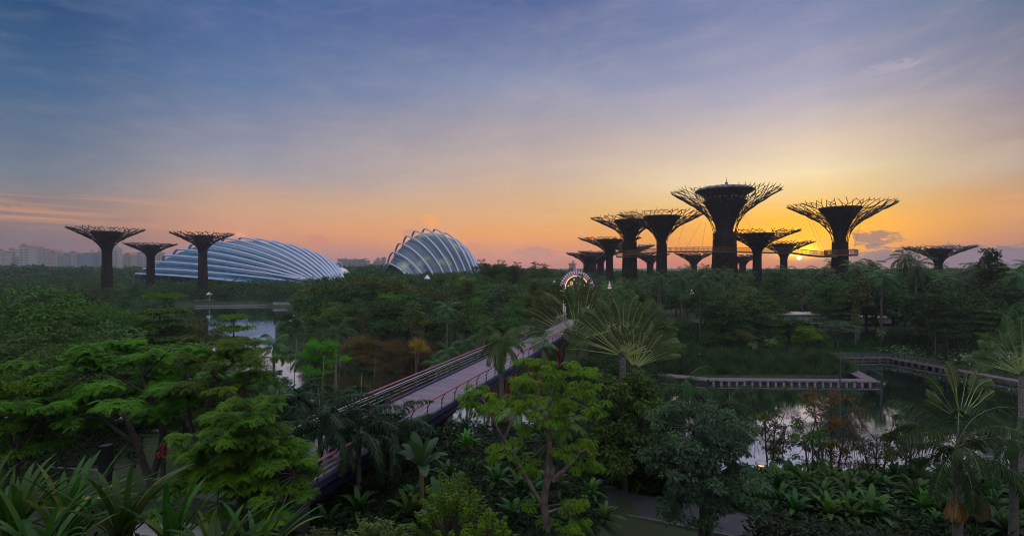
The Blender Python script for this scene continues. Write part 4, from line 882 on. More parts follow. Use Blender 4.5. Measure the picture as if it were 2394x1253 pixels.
# ---------------------------------------------------------------- illuminated arch and lanterns
def glow(name, c, s): return mat(name, c, .5, emit=c, es=s)
gold_l = glow('light_gold', (1, .55, .22), .8); vio = glow('light_violet', (.38, .23, .40), .55); wht = glow('light_white', (.55, .40, .45), .28); grn = glow('light_green', (.05, .35, .16), .5)
def lit_arch():
    Yd = 99; c = P(1348, 671, Yd); k = Yd/F; root = empty('lit_arch', (c[0], Yd, 0), label='illuminated festival arch with gold ring and violet fins behind the fan palm', cat='arch'); z0 = c[2]; gz = g1(c[0], Yd)
    q = MB(); th = np.linspace(-.25, math.pi+.25, 30); R_ = 26*k; q.tube(np.stack([R_*np.cos(th), 0*th, z0+R_*np.sin(th)], -1), .11, 6); q.obj('gold_ring', gold_l, root)
    q = MB(); R2 = 29.5*k; q.tube(np.stack([R2*np.cos(th), 0*th+.1, z0+R2*np.sin(th)], -1), .05, 5)
    for s_ in (-1, 1): 
        q.tube([(s_*R_*1.02, .1, z0-.3), (s_*R_*1.02, .1, gz)], .09, 5); q.tube([(s_*R2*1.05, .1, z0-.3), (s_*R2*1.05, .1, gz)], .07, 5)
        q.sticks([(s_*R_*1.02, .1, gz+i*.8) for i in range(6)], [(s_*R2*1.05, .1, gz+.8+i*.8) for i in range(6)], .035)
    q.obj('frame', wht, root)
    fin = MB(); fin.add([(0, 0, 0), (-.16, 0, .35), (-.13, 0, .62), (0, 0, .8), (0, .08, 0), (-.16, .08, .35), (-.13, .08, .62), (0, .08, .8)], [[0, 1, 2, 3], [7, 6, 5, 4]]); fin.add([(0, 0, 0), (.16, 0, .35), (.13, 0, .62), (0, 0, .8), (0, .08, 0), (.16, .08, .35), (.13, .08, .62), (0, .08, .8)], [[3, 2, 1, 0], [4, 5, 6, 7]]); me = fin.mesh('fin', vio)
    for i, t_ in enumerate(np.linspace(-.22, math.pi+.22, 23)):
        o = bpy.data.objects.new('fin', me); C.objects.link(o); o.parent = root; o.location = (R2*1.02*math.cos(t_), 0, z0+R2*1.02*math.sin(t_)); o.rotation_euler = (0, math.pi/2-t_, 0); o.scale = (1, 1, .95)
    for s_ in (-1, 1):
        q = MB(); t2 = np.linspace(0, 6.283, 13); q.tube(np.stack([s_*12*k+.26*np.cos(t2), 0*t2, z0+9*k+.34*np.sin(t2)], -1), .045, 4); q.obj('leaf_outline', gold_l, root)
        q = MB(); q.revolve([(.01, -.25), (.2, 0), (.01, .25)], 10, (s_*12*k, 0, z0+9*k)); q.obj('leaf_light', grn, root)
        q = MB(); q.revolve([(.01, -.22), (.22, 0), (.01, .3)], 8, (s_*6*k, 0, z0+17*k)); q.revolve([(.01, -.2), (.24, 0), (.01, .2)], 8, (s_*19*k, 0, z0+3*k)); q.obj('blossom_light', vio, root)
    q = MB(); q.tube([(0, 0, z0+R_), (0, 0, z0+8*k)], .03, 4); q.obj('hanging_rod', wht, root)
    q = MB(); q.tube([(0, 0, z0+R_*1.4), (0, 0, z0+R_*1.65)], [.05, .02], 4); q.obj('finial', wht, root)
lit_arch()
def lantern(px, py, Yd, s, lab):
    c = P(px, py, Yd); root = empty('flower_lantern', (c[0], Yd, g1(c[0], Yd)), label=lab, cat='lantern', group='festival lanterns beside the lit arch'); z0 = c[2]-g1(c[0], Yd)
    q = MB(); q.tube([(0, 0, 0), (0, 0, z0)], .08, 6); q.obj('pole', wht, root)
    q = MB(); q.revolve([(.02, -.9*s), (.42*s, -.55*s), (.12*s, -.2*s), (.34*s, .1*s), (.08*s, .5*s), (.2*s, .7*s), (.01, 1.1*s)], 8, (0, 0, z0)); q.obj('petals', vio, root)
    q = MB()
    for a in range(5): q.revolve([(.01, -.08), (.1*s, 0), (.01, .12)], 6, (.42*s*math.cos(a*1.26), .42*s*math.sin(a*1.26), z0-.5*s)); 
    q.obj('bulbs', gold_l, root)
lantern(1425, 668, 101, .8, 'violet and white flower lantern standing apart from the lit arch'); lantern(1385, 664, 100, .55, 'slim gold-white lantern close to the rim of the lit arch')
# ---------------------------------------------------------------- near ground: path, steps, rails, lamp
asph = mat('asphalt', (.030, .033, .048), .85, var=.2, vscale=1.2, bump=.2, bscale=30); kerbm = mat('kerb_stone', (.10, .10, .10), .8)
def ribbon(pts, wd, dz, name, m, **kw):
    pts = np.array(pts, float); t = np.linspace(0, len(pts)-1, 40); x = np.interp(t, range(len(pts)), pts[:, 0]); y = np.interp(t, range(len(pts)), pts[:, 1])
    for _ in range(12): x[1:-1] = (x[:-2]+2*x[1:-1]+x[2:])/4; y[1:-1] = (y[:-2]+2*y[1:-1]+y[2:])/4
    T = np.gradient(np.stack([x, y], -1), axis=0); T = unit(T); N = np.stack([-T[:, 1], T[:, 0]], -1); rows = []
    zc = G(x, y)+dz
    for o in (-.5, 0, .5):
        xx, yy = x+N[:, 0]*wd*o, y+N[:, 1]*wd*o; rows.append(np.stack([xx, yy, np.maximum(zc, G(xx, yy)+dz*.7)], -1))
    q = MB(); q.grid(np.array(rows).transpose(1, 0, 2)); return tag(q.obj(name, m, smooth=True), **kw), x, y, N, zc
_, x, y, N, zc = ribbon([(-2, 37), (5.0, 33.0), (10.3, 30.8), (15, 28.4), (24, 25.8), (44, 24.4)], 3.2, .06, 'path', asph, kind='structure')
for s_, nm in ((-1, 'near'),):
    q = MB(); e = np.stack([x+N[:, 0]*s_*1.65, y+N[:, 1]*s_*1.65, zc+.02], -1)
    for a, b in zip(e[:-1], e[1:]): q.beam(a, b, .12, .16)
    tag(q.obj('kerb', kerbm), kind='structure')
stone = mat('paving_stone', (.15, .155, .17), .8, var=.2, vscale=1.5, bump=.3, bscale=8); yel = mat('yellow_strip', (.50, .32, .06), .7)
def steps():
    root = empty('stone_steps', (0, 0, 0), label='grey stone steps with yellow edge strips behind the strap-leaved plants', cat='steps')
    # upper flight runs away from the viewer, landings stand on the bank
    def slab(c, sz, rz): 
        q = MB(); q.box(c, sz, rz); return q.obj('landing', stone, root)
    slab((-19.9, 24.6, 7.5), (10, 3.2, .5), -.36); slab((-14.2, 21.6, 8.3), (5.2, 2.2, .5), -.36); slab((-24.5, 22.5, 8.0), (6.0, 2.6, .5), -.36)
    for i in range(9):
        q = MB(); q.box((-24.1+.14*i, 28.4+.40*i, 7.5-.10*i), (3.6, .44, .35), -.36); q.obj('step', stone, root)
    for i in range(5):
        q = MB(); q.box((-21.0+.14*i, 27.5+.42*i, 7.5-.1*i), (2.0, .44, .35), -.36); q.obj('step', stone, root)
    q = MB(); q.box((-25.4, 29.3, 7.62), (.3, 3.4, .05), -.42); q.obj('yellow_strip', yel, root)
    q = MB(); q.box((-22.4, 27.0, 7.79), (.32, 2.2, .05), -1.5); q.obj('yellow_strip', yel, root)
    q = MB(); q.box((-21.7, 30.2, 7.5), (.3, 1.9, .05), .6); q.obj('yellow_strip', yel, root)
steps()
def handrail(pts, lab):
    pts = [np.array(p, float) for p in pts]; root = empty('handrail', (0, 0, 0), label=lab, cat='handrail')
    q = MB(); q.tube(pts, .045, 6); q.obj('rail', mat('rail_violet', (.20, .17, .28), .35, .5), root)
    for a in pts:
        g = g1(a[0], a[1]); q = MB(); q.box((a[0], a[1], (a[2]+g)/2-.2), (.12, .12, a[2]-g+.3)); q.obj('post', mat('rail_post_dark', (.03, .03, .06), .5), root)
handrail([P(60, 1118, 30), P(118, 1092, 30), P(238, 1100, 28.5)], 'steel handrail with dark posts beside the lower steps')
handrail([P(256, 1102, 28.5), P(312, 1083, 31)], 'short sloping handrail piece beside the leaning trunks')
handrail([P(356, 1087, 32), P(412, 1093, 33)], 'thin rail crossing the small lawn between tree trunks')
q = MB(); c = P(247, 1120, 28.4); q.box((c[0], c[1], 8.4), (.5, .5, 3.4)); tag(q.obj('gate_post', mat('gate_dark', (.012, .012, .02), .6)), 'thick dark square post where the two handrails meet', 'post')
def lamp(px, py, Yd, lab, lit):
    c = P(px, py, Yd); g = g1(c[0], Yd); root = empty('path_lamp', (c[0], Yd, g), label=lab, cat='lamp'); z = c[2]-g
    q = MB(); q.tube([(0, 0, -.3), (0, 0, z-.12)], [.06, .045], 8); q.obj('pole', mat('lamp_dark', (.02, .02, .025), .5, .3), root)
    q = MB(); q.revolve([(.02, z+.16), (.22, z+.13), (.36, z+.05), (.36, z), (.2, z-.02)], 16); q.obj('hood', mat('lamp_hood', (.30, .26, .30), .4, .4), root)
    q = MB(); q.revolve([(.2, z-.02), (.18, z-.14), (.05, z-.22), (.01, z-.22)], 12); q.obj('lamp_glass', glow('lamp_light', (1, .62, .32), 1.3) if lit else mat('lamp_glass', (.3, .3, .3), .2), root)
lamp(1780, 1083, 33, 'round-hooded path lamp glowing beside the lake bank', True)
for px, py, Yd, lab in ((679, 750, 128, 'thin dark lamp post at the shore bend, the shorter of the pair'), (687, 738, 140, 'thin dark lamp post at the shore bend, the taller of the pair'), (663, 722, 165, 'slender post standing in the far lake arm'), (577, 640, 240, 'tall pale mast before the long ribbed dome'), (1637, 828, 98, 'slim dark post in the reeds before the grassy slope')):
    lamp(px, py, Yd, lab, False)
# ---------------------------------------------------------------- plants close to the viewer
def ferns(mb, r, cen, nfr, L, npin, pl, pw, droop=.5, m=0, e0=.25):
    """feathery compound leaves spreading from each twig end"""
    A, D, Nn, LL = [], [], [], []
    for c in np.asarray(cen, float):
        a0 = r.uniform(0, 6.28); k = nfr
        for i in range(k):
            a = a0+i*6.283/k+r.normal(0, .25); el = e0+r.normal(0, .22); Lf = L*r.uniform(.75, 1.15)
            s = np.linspace(.12, 1, npin); e = el-droop*2*s; ds = Lf/npin
            x = np.cumsum(np.cos(e)*ds); z = np.cumsum(np.sin(e)*ds); ca, sa = math.cos(a), math.sin(a)
            P_ = np.stack([c[0]+x*ca, c[1]+x*sa, c[2]+z], -1); tan = np.stack([np.cos(e)*ca, np.cos(e)*sa, np.sin(e)], -1); sd_ = np.array([-sa, ca, 0])
            for sg in (-1, 1):
                A.append(P_); D.append(sd_*sg*.9+tan*.45+np.array([0, 0, -.12])); Nn.append(np.cross(tan, sd_)*np.ones((npin, 1))); LL.append(pl*np.sin(s*.85*math.pi+.35)**.6)
    A = np.vstack(A); kites(mb, A, np.vstack(D), np.vstack(Nn), np.nan_to_num(np.concatenate(LL), nan=pl*.3), pw, m, .15, .5)
def branch_curves(mb, r, Yd, polys, m=0):
    for poly in polys:
        pts = [P(a, b, Yd+(d if len(q_) > 3 else 0)) for q_ in poly for a, b, d in [(q_[0], q_[1], q_[3] if len(q_) > 3 else 0)]]
        rad = [q_[2]*Yd/F for q_ in poly]; t = np.linspace(0, len(pts)-1, len(pts)*4-3); pts = np.array(pts)
        pp = np.stack([np.interp(t, range(len(pts)), pts[:, i]) for i in range(3)], -1); pp[1:-1] = (pp[:-2]+2*pp[1:-1]+pp[2:])/4; pp[1:-1] += r.normal(0, .02, pp[1:-1].shape)
        mb.tube(pp, np.interp(t, range(len(rad)), rad), 7, m)
def hero(name, label, cat, Yd, polys, clumps, fill, lm, tm=None, seed=1, dyn=1.6, bx=None, group=None):
    r = np.random.default_rng(seed); b = P(polys[0][0][0], polys[0][0][1], Yd); g = g1(b[0], Yd); root = empty(name, (0, 0, 0), label=label, cat=cat, group=group)
    T = MB(); p0 = polys[0][0]; 
    if b[2] > g: polys = [[(p0[0], p0[1]+(b[2]-g+.3)*F/Yd, p0[2]*1.15)]+list(polys[0])]+list(polys[1:])
    branch_curves(T, r, Yd, polys)
    K = MB(); cs, rs = [], []
    for cx, cy, rp in clumps:
        cs.append(P(cx, cy, Yd)+np.array([0, r.normal(0, dyn), 0])); rs.append(rp*Yd/F)
    cs = np.array(cs); rs = np.array(rs)
    ends = np.array([P(q_[-1][0], q_[-1][1], Yd) for q_ in polys])
    for c, rr in zip(cs, rs):    # twigs tie every clump to the nearest limb
        e = ends[np.argmin(np.linalg.norm(ends-c, axis=1))]; T.tube([e, e*.4+c*.6-[0, 0, rr*.3], c-[0, 0, rr*.3]], [.035, .022, .01], 4)
    fill(K, r, cs, rs); T.obj('trunk', tm or bark, root, smooth=True); K.obj('crown', lm, root); return root
def fill_fern(nper, nfr=6, L=.50, npin=8, pl=.145, pw=.048, flat=.42, droop=.55):
    def f(K, r, cs, rs):
        pts = []
        for c, rr in zip(cs, rs):
            n = max(3, int(nper*(rr**2))); d = sph(r, n, .85); q = r.uniform(.15, 1, n)[:, None]**.6; pts.append(c+d*q*rr*np.array([1, 1, flat]))
        ferns(K, r, np.vstack(pts), nfr, L, npin, pl, pw, droop)
    return f
def fill_balls(per, L, W, flat=.7, droop=.35, sub=5, srad=.45):
    def f(K, r, cs, rs):
        c2, r2 = [], []
        for c, rr in zip(cs, rs):
            d = sph(r, sub, .4)*r.uniform(.4, 1, sub)[:, None]*rr*np.array([1, 1, flat]); c2.append(c+d); r2.append(np.full(sub, rr*srad))
        leafballs(K, r, np.vstack(c2), np.concatenate(r2), per, L, W, .8, 0, droop, .5)
    return f
def ellip(r, cx, cy, rx, ry, n, rp, inner=.0):
    a = r.uniform(0, 6.28, n); q = r.uniform(inner, 1, n)**.5; return [(cx+rx*q_*math.cos(a_), cy+ry*q_*math.sin(a_), rp*r.uniform(.7, 1.3)) for a_, q_ in zip(a, q)]
R9 = np.random.default_rng(99)
# big feathery tree with the leaning trunks
cl = ellip(R9, 330, 830, 150, 42, 18, 30)+ellip(R9, 250, 880, 130, 60, 22, 32)+ellip(R9, 350, 915, 170, 45, 26, 30)+ellip(R9, 190, 960, 80, 70, 14, 30)+ellip(R9, 440, 900, 60, 60, 10, 26)
hero('flame_tree', 'wide feathery tree with layered sprays and leaning trunks above the lawn', 'tree', 27, [[(352, 1128, 9), (318, 1040, 7), (298, 985, 6), (270, 930, 4)], [(352, 1128, 8), (385, 1010, 7), (350, 930, 5), (330, 880, 3)], [(380, 1120, 6), (384, 1000, 5), (395, 900, 3)], [(318, 1040, 5), (230, 975, 3), (170, 950, 2)], [(385, 1000, 5), (430, 940, 3), (450, 900, 2)], [(330, 880, 3), (400, 815, 2)], [(340, 920, 3), (240, 860, 2)]],
     cl, fill_fern(34, 7), LM['flame'], seed=3, dyn=2.0)
cl = ellip(R9, 505, 832, 75, 26, 9, 26)+ellip(R9, 480, 880, 60, 50, 9, 24)+ellip(R9, 560, 860, 60, 45, 8, 24)+ellip(R9, 500, 960, 60, 60, 11, 24)
hero('flame_tree', 'slimmer feathery tree whose bright top stands before the far lake arm', 'tree', 26, [[(458, 1100, 9), (462, 1000, 8), (495, 910, 6), (503, 860, 4)], [(462, 1000, 5), (500, 960, 3), (580, 900, 2)], [(455, 1060, 5), (440, 960, 4), (430, 890, 2)], [(495, 890, 3), (530, 830, 2)]],
     cl, fill_fern(32, 7), LM['flame'], seed=4, dyn=1.3)
cl = ellip(R9, 590, 960, 80, 45, 16, 26)+ellip(R9, 570, 1050, 100, 60, 30, 28)+ellip(R9, 640, 1100, 75, 60, 22, 26)+ellip(R9, 520, 1120, 120, 50, 26, 28)+ellip(R9, 610, 1165, 90, 35, 16, 26)+ellip(R9, 480, 1030, 60, 60, 12, 26)+ellip(R9, 665, 1120, 55, 60, 16, 24)
hero('flame_tree', 'low bright feathery tree leaning toward the footbridge planks', 'tree', 20, [[(560, 1200, 9), (575, 1120, 7), (600, 1040, 5), (610, 980, 3)], [(575, 1120, 5), (640, 1080, 3), (690, 1110, 2)], [(565, 1150, 4), (520, 1100, 3)]],
     cl, fill_fern(56, 7, .4, 8, .115, .04), LM['flame'], seed=5, dyn=.9)
hero('leafy_tree', 'bright round-leaved tree at the picture edge beside the wide feathery tree', 'tree', 25, [[(30, 1130, 7), (45, 1040, 6), (60, 960, 4)], [(45, 1040, 4), (95, 980, 3)], [(40, 1060, 4), (0, 980, 3)]], ellip(R9, 45, 935, 85, 60, 26, 24)+ellip(R9, 60, 1030, 80, 40, 14, 22), fill_balls(46, .20, .12, .7), LM['bright'], seed=9, dyn=1.0)
# bright green tree with bare twisting limbs
cl = ellip(R9, 1290, 910, 105, 65, 8, 16)+[(1240, 855, 26), (1300, 862, 30), (1345, 855, 28), (1378, 885, 22), (1205, 900, 22), (1110, 912, 24), (1150, 932, 24), (1178, 962, 20), (1235, 905, 28), (1290, 915, 34), (1340, 925, 26), (1384, 935, 20), (1262, 962, 24), (1215, 935, 22), (1320, 980, 24), (1130, 960, 18), (1100, 940, 14),
      (1330, 1040, 28), (1376, 1052, 24), (1402, 1085, 16), (1306, 1012, 20), (1352, 1085, 20), (1225, 1082, 20), (1242, 1118, 20), (1208, 1045, 16), (1172, 1022, 18), (1155, 1060, 12), (1338, 1170, 24), (1368, 1200, 20), (1325, 1212, 24), (1252, 1195, 16), (1362, 1240, 20), (1268, 1232, 16), (1245, 835, 14), (1222, 1000, 16), (1360, 905, 22), (1262, 878, 22), (1300, 1246, 18)]
hero('leafy_tree', 'yellow-green tree with drooping leaves and bare twisting limbs beside the footbridge', 'tree', 22, [[(1282, 1262, 10), (1272, 1180, 9), (1278, 1130, 8), (1284, 1060, 7), (1283, 990, 6), (1288, 930, 4), (1292, 880, 2)], [(1273, 1185, 6), (1225, 1110, 5), (1190, 1040, 4), (1150, 975, 3), (1125, 930, 2)], [(1292, 1125, 6), (1330, 1090, 5), (1352, 1065, 3), (1372, 1050, 2)], [(1278, 1140, 5), (1290, 1110, 5), (1285, 1030, 3)], [(1283, 1005, 4), (1240, 985, 2.5), (1215, 945, 2)], [(1286, 960, 3), (1330, 930, 2)], [(1275, 1200, 4), (1310, 1190, 2.5), (1335, 1175, 2)]],
     cl, lambda K, r, cs, rs: ferns(K, r, np.vstack([c+sph(r, max(5, int(17*rr)), .4)*rr*1.6*r.uniform(.2, 1, (max(5, int(17*rr)), 1))*[1, 1, .8] for c, rr in zip(cs, rs)]), 5, .36, 5, .19, .065, .7, 0, .2), LM['yellow'], tm=mat('limb_bark', (.16, .12, .10), .8, c2=(.07, .05, .045), vscale=4), seed=6, dyn=.8)
# dark broad shrubby tree behind it and the twin-trunk tree
r_ = np.random.default_rng(12)
cl = ellip(r_, 1455, 960, 80, 90, 34, 30)+ellip(r_, 1440, 1050, 90, 60, 20, 30)
hero('broadleaf_tree', 'dark glossy tree between the yellow-green tree and the arching palm', 'tree', 34, [[(1460, 1130, 9), (1455, 1020, 6), (1450, 950, 4)], [(1455, 1040, 5), (1500, 980, 3)], [(1458, 1040, 5), (1410, 980, 3)]], cl, fill_balls(46, .30, .17), LM['mid'], seed=7, dyn=1.6)
cl = ellip(r_, 1640, 1010, 110, 60, 40, 24)+ellip(r_, 1600, 1090, 90, 60, 22, 24)+ellip(r_, 1680, 1110, 80, 80, 30, 24)+ellip(r_, 1640, 1180, 90, 40, 16, 22)
hero('broadleaf_tree', 'fine-leaved grey-green tree with twin dark trunks rising beside the path', 'tree', 26, [[(1640, 1262, 8), (1645, 1160, 7), (1635, 1060, 5), (1620, 1000, 3)], [(1658, 1262, 9), (1665, 1150, 7), (1675, 1060, 5), (1690, 1010, 3)], [(1645, 1150, 4), (1590, 1090, 2)], [(1668, 1120, 4), (1720, 1080, 2)]], cl, fill_balls(48, .19, .085, .75), LM['grey'], seed=8, dyn=1.2)
hero('broadleaf_tree', 'dark glossy tree with its crown just in front of the lake behind the twin trunks', 'tree', 38, [[(1545, 1080, 7), (1550, 1000, 5)]], ellip(r_, 1560, 985, 60, 50, 16, 26), fill_balls(46, .28, .15), LM['dark'], seed=18, dyn=1.4)
# slender open trees on the bank in front of the water
def bank_tree(px, top, base, Yd, wpx, lm, lab, seed, n=26, trunks=2, dense=1.0):
    r = np.random.default_rng(seed); polys = []
    for t_ in range(trunks):
        o = (t_-(trunks-1)/2)*wpx*.35; polys.append([(px+o*.3, base, 2.6), (px+o*.8, (base+top)/2+r.uniform(-20, 20), 2), (px+o*1.3, top+20, .8)])
        for b in range(4):
            y0 = base+(top-base)*r.uniform(.35, .8); s = r.choice([-1, 1]); polys.append([(px+o*.8, y0, 1.1), (px+o+s*wpx*.3, y0-25, .8), (px+o+s*wpx*.5, y0-r.uniform(40, 70), .8)])
    cl = [(r.normal(px, wpx*.42), r.uniform(top, base-25), r.uniform(7, 15)) for _ in range(n)]
    hero('slender_tree', lab, 'tree', Yd, polys, cl, fill_balls(int(24*dense), .16, .09, .8, .35, 5, .85), lm, seed=seed, dyn=.8)
bank_tree(1945, 915, 1130, 38, 95, LM['red'], 'slender rusty-topped tree standing against the bright lake, nearest the boardwalk corner', 41, 40, 3)
bank_tree(1800, 965, 1120, 40, 55, LM['olive'], 'thin open tree with curling leaves beside the glowing path lamp', 42, 24, 2)
bank_tree(2050, 1000, 1140, 37, 80, LM['mid'], 'round-leaved open tree against the lake between rusty tree and dark palm', 43, 30, 3)
bank_tree(2125, 975, 1140, 36, 50, LM['dark'], 'dark open tree against the lake touching the palm fronds', 44, 24, 2)
bank_tree(1900, 990, 1130, 37, 50, LM['mid'], 'low green open tree before the lake with several thin stems', 45, 20, 3)
bank_tree(838, 790, 885, 101, 110, LM['red'], 'rusty broad shrub tree on the lake edge near the lime-green tree', 46, 90, 3, 3)
bank_tree(962, 802, 895, 97, 110, LM['red'], 'reddish round shrub tree overhanging the water close to the footbridge', 47, 90, 3, 3)
bank_tree(745, 800, 900, 58, 60, LM['bright'], 'lime-green small tree beside the rusty shrub tree at the lake', 48, 40, 2, 1.6)
bank_tree(975, 797, 850, 92, 24, LM['gold'], 'golden bushy treetop behind the reddish shrub tree', 49, 14, 2, 2)
# foxtail palms in front of the footbridge
def near_palm(px, pyc, Yd, label, seed, pybase=None, **kw):
    c = P(px, pyc, Yd); g = g1(c[0], Yd); h = c[2]-g-kw.get('shaft', 1.0); T, K, S = palm_mesh(seed, h, **kw); root = empty('palm_tree', (c[0], Yd, g), label=label, cat='palm')
    T.obj('trunk', ringbark, root, smooth=True); K.obj('crown', [kw_lm, rachm], root); S.obj('crownshaft', shaftm, root, smooth=True); return root, h
kw_lm = leafmat('leaf_foxtail', (.005, .020, .010), (.024, .064, .024), rough=.35, trans=.25)
FX = dict(nf=19, L=3.0, nl=70, ll=.52, lw=.065, bushy=True, hang=.6, shaft=.9, e_hi=1.2, e_lo=-.2, tr=.15, droop=(1.3, 2.0))
near_palm(748, 985, 26, 'foxtail palm with the tallest bare spear in front of the bridge planks', 51, spear=3.4, **FX)
near_palm(838, 1005, 26.5, 'foxtail palm standing in the middle of the dark trio before the footbridge', 52, spear=3.0, **FX)
near_palm(912, 1000, 28, 'foxtail palm nearest the banana plant, before the footbridge', 53, spear=.0, **FX)
near_palm(955, 1010, 31, 'foxtail palm whose tuft hides the footbridge edge beside its red column', 54, spear=.0, **{**FX, 'L': 2.3})
near_palm(680, 930, 33, 'foxtail palm behind the low bright feathery tree', 55, spear=3.8, lean=.05, **{**FX, 'L': 2.3})
near_palm(790, 935, 36, 'foxtail palm between the dark trio and the lake', 56, spear=3.6, **{**FX, 'L': 2.2})
near_palm(870, 940, 38, 'foxtail palm at the water side of the footbridge', 57, spear=3.4, lean=.03, **{**FX, 'L': 2.2})
near_palm(610, 900, 44, 'foxtail palm beside the far lake arm', 58, spear=0, **{**FX, 'L': 2.4})
kw_lm = leafmat('leaf_royal', (.008, .026, .010), (.040, .090, .026), rough=.33, trans=.3)
RY = dict(nf=14, L=3.4, nl=46, ll=.72, lw=.055, hang=.8, shaft=1.3, e_hi=1.3, e_lo=-.45, tr=.2, droop=(1.3, 2.0))
near_palm(2240, 1035, 23, 'large dark feather palm with hanging orange fruit clusters', 61, **{**RY, 'L': 3.1, 'nf': 17})
near_palm(2372, 1010, 26, 'dark feather palm half out of view beyond the fruiting palm', 62, **RY)
near_palm(1598, 905, 36, 'arching palm with curled shining fronds before the boardwalk', 63, **{**RY, 'L': 3.0, 'nf': 13, 'droop': (2.0, 2.9), 'ram': 0} if False else {**RY, 'L': 3.0, 'nf': 13, 'droop': (1.9, 2.7)})
near_palm(1705, 935, 40, 'smaller palm dipping its fronds over the lake', 64, **{**RY, 'L': 2.3, 'nf': 10, 'tr': .12})
kw_lm = LM['palmb']
near_palm(1172, 795, 42, 'shining palm growing up beside the footbridge railing', 65, **{**RY, 'L': 2.7, 'nf': 16, 'droop': (1.7, 2.6), 'hang': 1.0})
near_palm(1258, 800, 62, 'low palm between footbridge end and leaning fan palm', 66, **{**RY, 'L': 2.6, 'nf': 12})
kw_lm = LM['palm']
near_palm(640, 805, 62, 'full-crowned palm on the shore before the far lake arm', 67, **{**RY, 'nf': 14, 'nl': 36, 'lw': .09, 'L': 3.0})
near_palm(785, 775, 72, 'upright palm just behind the lime-green small tree', 68, **{**RY, 'L': 3.8, 'nf': 15, 'nl': 36, 'lw': .09})
for i, (px, py, Yd, L_) in enumerate(((1048, 818, 84, 3.0), (1092, 800, 86, 3.2), (1132, 760, 92, 3.0), (720, 830, 60, 2.5), (1020, 845, 80, 2.4))):
    near_palm(px, py, Yd, ('low palm tuft left behind the reddish shrub tree', 'mid-height palm between reddish shrub tree and footbridge', 'grey-green palm peeping over the footbridge handrail', 'drooping palm over the water beside the rusty shrub', 'short palm dipping to the lake beside the footbridge')[i].replace(' left', ' right').replace(' right', ''), 70+i, **{**RY, 'L': L_, 'nf': 12, 'nl': 30, 'lw': .1})
# fruit clusters on the big palm
fm = mat('palm_fruit', (.20, .11, .03), .6, var=.4, vscale=8)
for i, (px, py) in enumerate(((2236, 1192), (2292, 1188))):
    c = P(px, py, 22.8); r = np.random.default_rng(80+i); q = MB(); n = 170
    a = r.uniform(0, 6.28, n); rr = np.sqrt(r.uniform(0, 1, n)); A = c+np.stack([.25*rr*np.cos(a), .25*rr*np.sin(a), np.full(n, .35)+r.uniform(-.2, .1, n)], -1)
    B = c+np.stack([.42*rr*np.cos(a), .42*rr*np.sin(a), -.55*(1-.5*rr**2)+r.uniform(-.1, .1, n)], -1); q.sticks(A, B, .016, .022); q.tube([c+[0, 0, .3], P(2240, 1120, 23)], .03, 5)
    tag(q.obj('fruit_cluster', fm if i == 0 else mat('palm_fruit_old', (.10, .08, .035), .7)), 'hanging orange fruit cluster under the big dark palm' if i == 0 else 'dry brownish fruit cluster beside the orange one', 'fruit')
